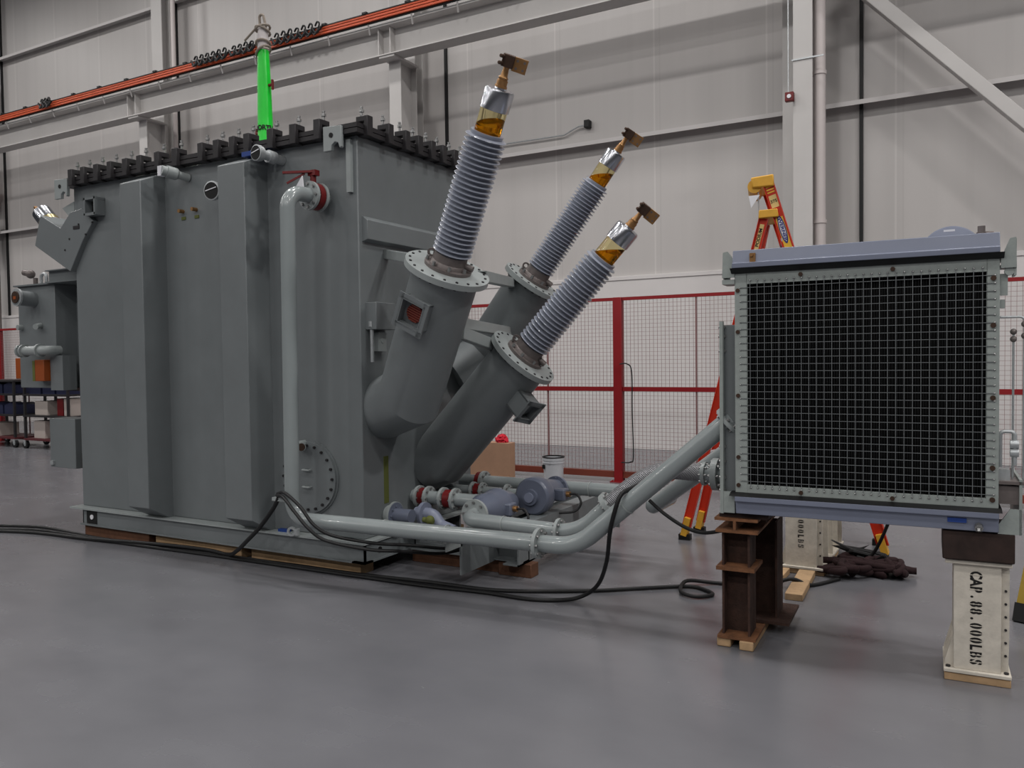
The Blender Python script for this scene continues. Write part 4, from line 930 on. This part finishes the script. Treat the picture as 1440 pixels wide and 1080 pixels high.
cable([(-4.38, 4.32, .615), (-4.217, 4.22, .629), (-4.066, 4.17, .549), (-3.937, 4.17, .441), (-3.822, 4.22, .357), (-3.528, 4.3, .31), (-3.35, 4.42, .29), (-3.28, 4.8, .2), (-3.24, 5.05, .18)], .012, 'black cable drooping right from the front pipe, lower of two')
cable([(-1.70, 4.80, .70), (-1.60, 4.78, .63), (-1.45, 4.72, .57), (-1.32, 4.66, .56), (-1.18, 4.60, .60), (-1.05, 4.58, .64)], .011, 'black cable sagging between the pipes and the rusty stand')
cable([(-.36, 6.2, .74), (-.42, 6.3, .50), (-.52, 6.42, .22), (-.60, 6.45, .09), (-.72, 6.40, .05)], .012, 'black cable hanging down to the dark sling pile')
# dark sling heap
rnd = random.Random(5)
m = MB()
for j in range(9):
    c = V((-.62+rnd.uniform(-.14, .14), 6.28+rnd.uniform(-.12, .12), .05)); pts = []
    for k in range(9):
        pts.append((c.x+rnd.uniform(-.2, .22), c.y+rnd.uniform(-.12, .12), .025+rnd.uniform(0, .06)))
    m.tube(spline(pts, 8), rnd.uniform(.020, .030), 14)
tag(m.build('sling_heap', 'maroon', origin=(-.6, 6.3, 0)), 'heap of dark red lifting slings on the floor behind the cooler', 'sling')
m = MB()
for j in range(4):
    pts = [(-.75+rnd.uniform(-.05, .32), 6.50+rnd.uniform(-.08, .08), .03+rnd.uniform(0, .1)) for k in range(7)]
    m.tube(spline(pts, 4), .016, 8)
tag(m.build('cable_heap', 'black', origin=(-.6, 6.5, 0)), 'small black heap of coiled cable behind the dark red slings', 'cable')
# yellow prop at right edge
yp = thing('yellow_prop_leg', (.32, 5.6, 0), 'yellow leg with dark foot at the right edge beside the white stand', 'leg')
MB().bar((.31, 5.6, .05), (.43, 5.9, .62), .06, .03).build('leg_rail', 'yellow', yp)
MB().bar((.305, 5.58, .0), (.32, 5.62, .10), .075, .045).build('rubber_foot', 'black', yp)
# bucket, crate, rag
bk = thing('bucket', (-4.50, 9.15, 0), 'white plastic bucket with black rim in front of the fence', 'bucket')
MB().lathe((-4.50, 9.15, 0), (0, 0, 1), [(0, .115), (.30, .132), (.305, .138), (.34, .139), (.34, .128), (.33, .126), (.02, .11)], 32).build('bucket_body', 'bucket', bk)
MB().ring((-4.50, 9.15, .338), (0, 0, 1), .122, .142, .012, 32).build('rim', 'black', bk)
MB().ring((-4.50, 9.15, .27), (0, 0, 1), .128, .138, .01, 32).build('band', 'bucket', bk)
MB().box((-4.60, 9.03, .20), (-4.565, 9.06, .25)).build('handle_lug', 'black', bk)
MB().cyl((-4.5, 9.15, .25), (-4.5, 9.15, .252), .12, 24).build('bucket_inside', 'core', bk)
pc = thing('plywood_crate', (-5.6, 9.2, 0), 'low plywood crate standing against the fence behind the turrets', 'crate')
MB().box((-6.3, 9.05, 0), (-5.08, 9.20, .50)).build('crate_body', 'ply', pc, bevel=.004)
MB().box((-6.3, 9.04, .0), (-5.08, 9.05, .06)).build('batten', 'ply', pc)
m = MB(); rnd = random.Random(3)
m.sphere((-5.22, 9.12, .535), .08, 9, (1, .8, .8))
for v in m.v: v += V((rnd.uniform(-.02, .02), rnd.uniform(-.02, .02), rnd.uniform(-.018, .018)))
tag(m.build('cleaning_rag', 'pinkred', origin=(-5.26, 9.12, .5)), 'bright pink red crumpled cloth on the plywood crate', 'cloth')
# carts at far left
def cart(x, y, label, seed, l=1.5):
    c = thing('shelf_cart', (x, y, 0), label, 'cart'); rnd = random.Random(seed); w = .6
    for sx in (0, l):
        for sy_ in (0, w):
            MB().box((x+sx-.02, y+sy_-.02, .16), (x+sx+.02, y+sy_+.02, 1.28)).build('cart_post', 'clamp', c)
            wh = MB().cyl((x+sx, y+sy_-.025, .075), (x+sx, y+sy_+.025, .075), .075, 18).build('caster', 'black', c)
            MB().cyl((x+sx, y+sy_-.028, .075), (x+sx, y+sy_+.028, .075), .03, 12).box((x+sx-.03, y+sy_-.035, .08), (x+sx+.03, y+sy_+.035, .16)).build('caster_hub', 'galv', wh)
    for z in (.16, .60, 1.0, 1.26):
        MB().box((x-.03, y-.03, z), (x+l+.03, y+w+.03, z+.035)).build('shelf', 'cartred' if z < .3 else 'clamp', c)
    return c
def bins(x, y, l, zs, word):
    for z in zs:
        n = 3
        for k in range(n):
            bx = x+.06+k*(l-.05)/n; w = (l-.05)/n-.06
            o = MB().prism([(bx, y+.05, z), (bx+w, y+.05, z), (bx+w, y+.05, z+.17), (bx+w*.5, y+.05, z+.22), (bx, y+.05, z+.17)], (0, .45, 0)).build('storage_bin', 'bin', origin=(bx+w/2, y+.27, z))
            tag(o, 'navy plastic storage bin on %s' % word, 'bin', 'navy bins on %s' % word)
cart(-17.25, 8.95, 'dark shelf cart with navy bins at the far left edge', 1, 1.35)
cart(-15.55, 8.95, 'dark shelf cart with maroon base partly behind the control cabinet', 2, 1.35)
bins(-17.25, 8.95, 1.35, (.635, 1.035), 'the shelf cart at the far left edge'); bins(-15.55, 8.95, 1.35, (1.035,), 'the shelf cart behind the control cabinet')
for k, (bx, z, w, h, m_, lb) in enumerate(((-17.1, .195, .55, .25, 'paper', 'pale carton on the lowest shelf of the far left cart'), (-15.4, .195, .35, .33, 'paper', 'pale carton on the lowest shelf of the cart behind the cabinet'), (-14.65, .635, .18, .32, 'red', 'red box on the middle shelf of the cart behind the cabinet'), (-14.44, .635, .2, .32, 'paper', 'beige box beside the red box on the cart'), (-15.35, .635, .4, .26, 'paper', 'wide pale carton on the middle shelf of the cart behind the cabinet'))):
    tag(MB().box((bx, 9.02, z), (bx+w, 9.4, z+h)).build('carton', m_, origin=(bx+w/2, 9.2, z), bevel=.005), lb, 'box')
tag(MB().box((-16.9, 9.56, 1.3), (-16.1, 9.63, 1.72)).build('orange_panel', 'orangebox', origin=(-16.5, 9.6, 1.3), bevel=.01), 'orange panel hanging on the fence above the far left cart', 'panel')
# ------------------------------------------------------------------ light
wd = bpy.data.worlds.new('hall_ambience'); bpy.context.scene.world = wd; wd.use_nodes = True
wd.node_tree.nodes['Background'].inputs['Color'].default_value = (.80, .84, .92, 1); wd.node_tree.nodes['Background'].inputs['Strength'].default_value = .06
def lamp(x, y, z=10.8, p=220, sx=1.2, sy=.5):
    l = bpy.data.lights.new('high_bay_lamp', 'AREA'); l.shape = 'RECTANGLE'; l.size = sx; l.size_y = sy; l.energy = p; l.color = (1, .975, .95)
    o = bpy.data.objects.new('high_bay_lamp', l); COL.objects.link(o); o.location = (x, y, z)
for x in (-27, -21, -15, -9, -3, 3, 9):
    for y, p in ((-16, 400), (-9, 330), (-2, 190), (4.8, 330)):
        lamp(x, y, 11.5, p*(1.15 if x > -5 else 1)*(2.6 if x > 5 and y > -5 else 1), 1.4, .6)
    lamp(x, 8.6, 12.4, 240 if x < -5 else (270 if x < 0 else 60), 1.4, .6)
sc = bpy.context.scene
sc.view_settings.view_transform = 'Standard'; sc.view_settings.look = 'None'; sc.view_settings.gamma = 1; sc.view_settings.exposure = -.62
sc.view_settings.use_curve_mapping = False
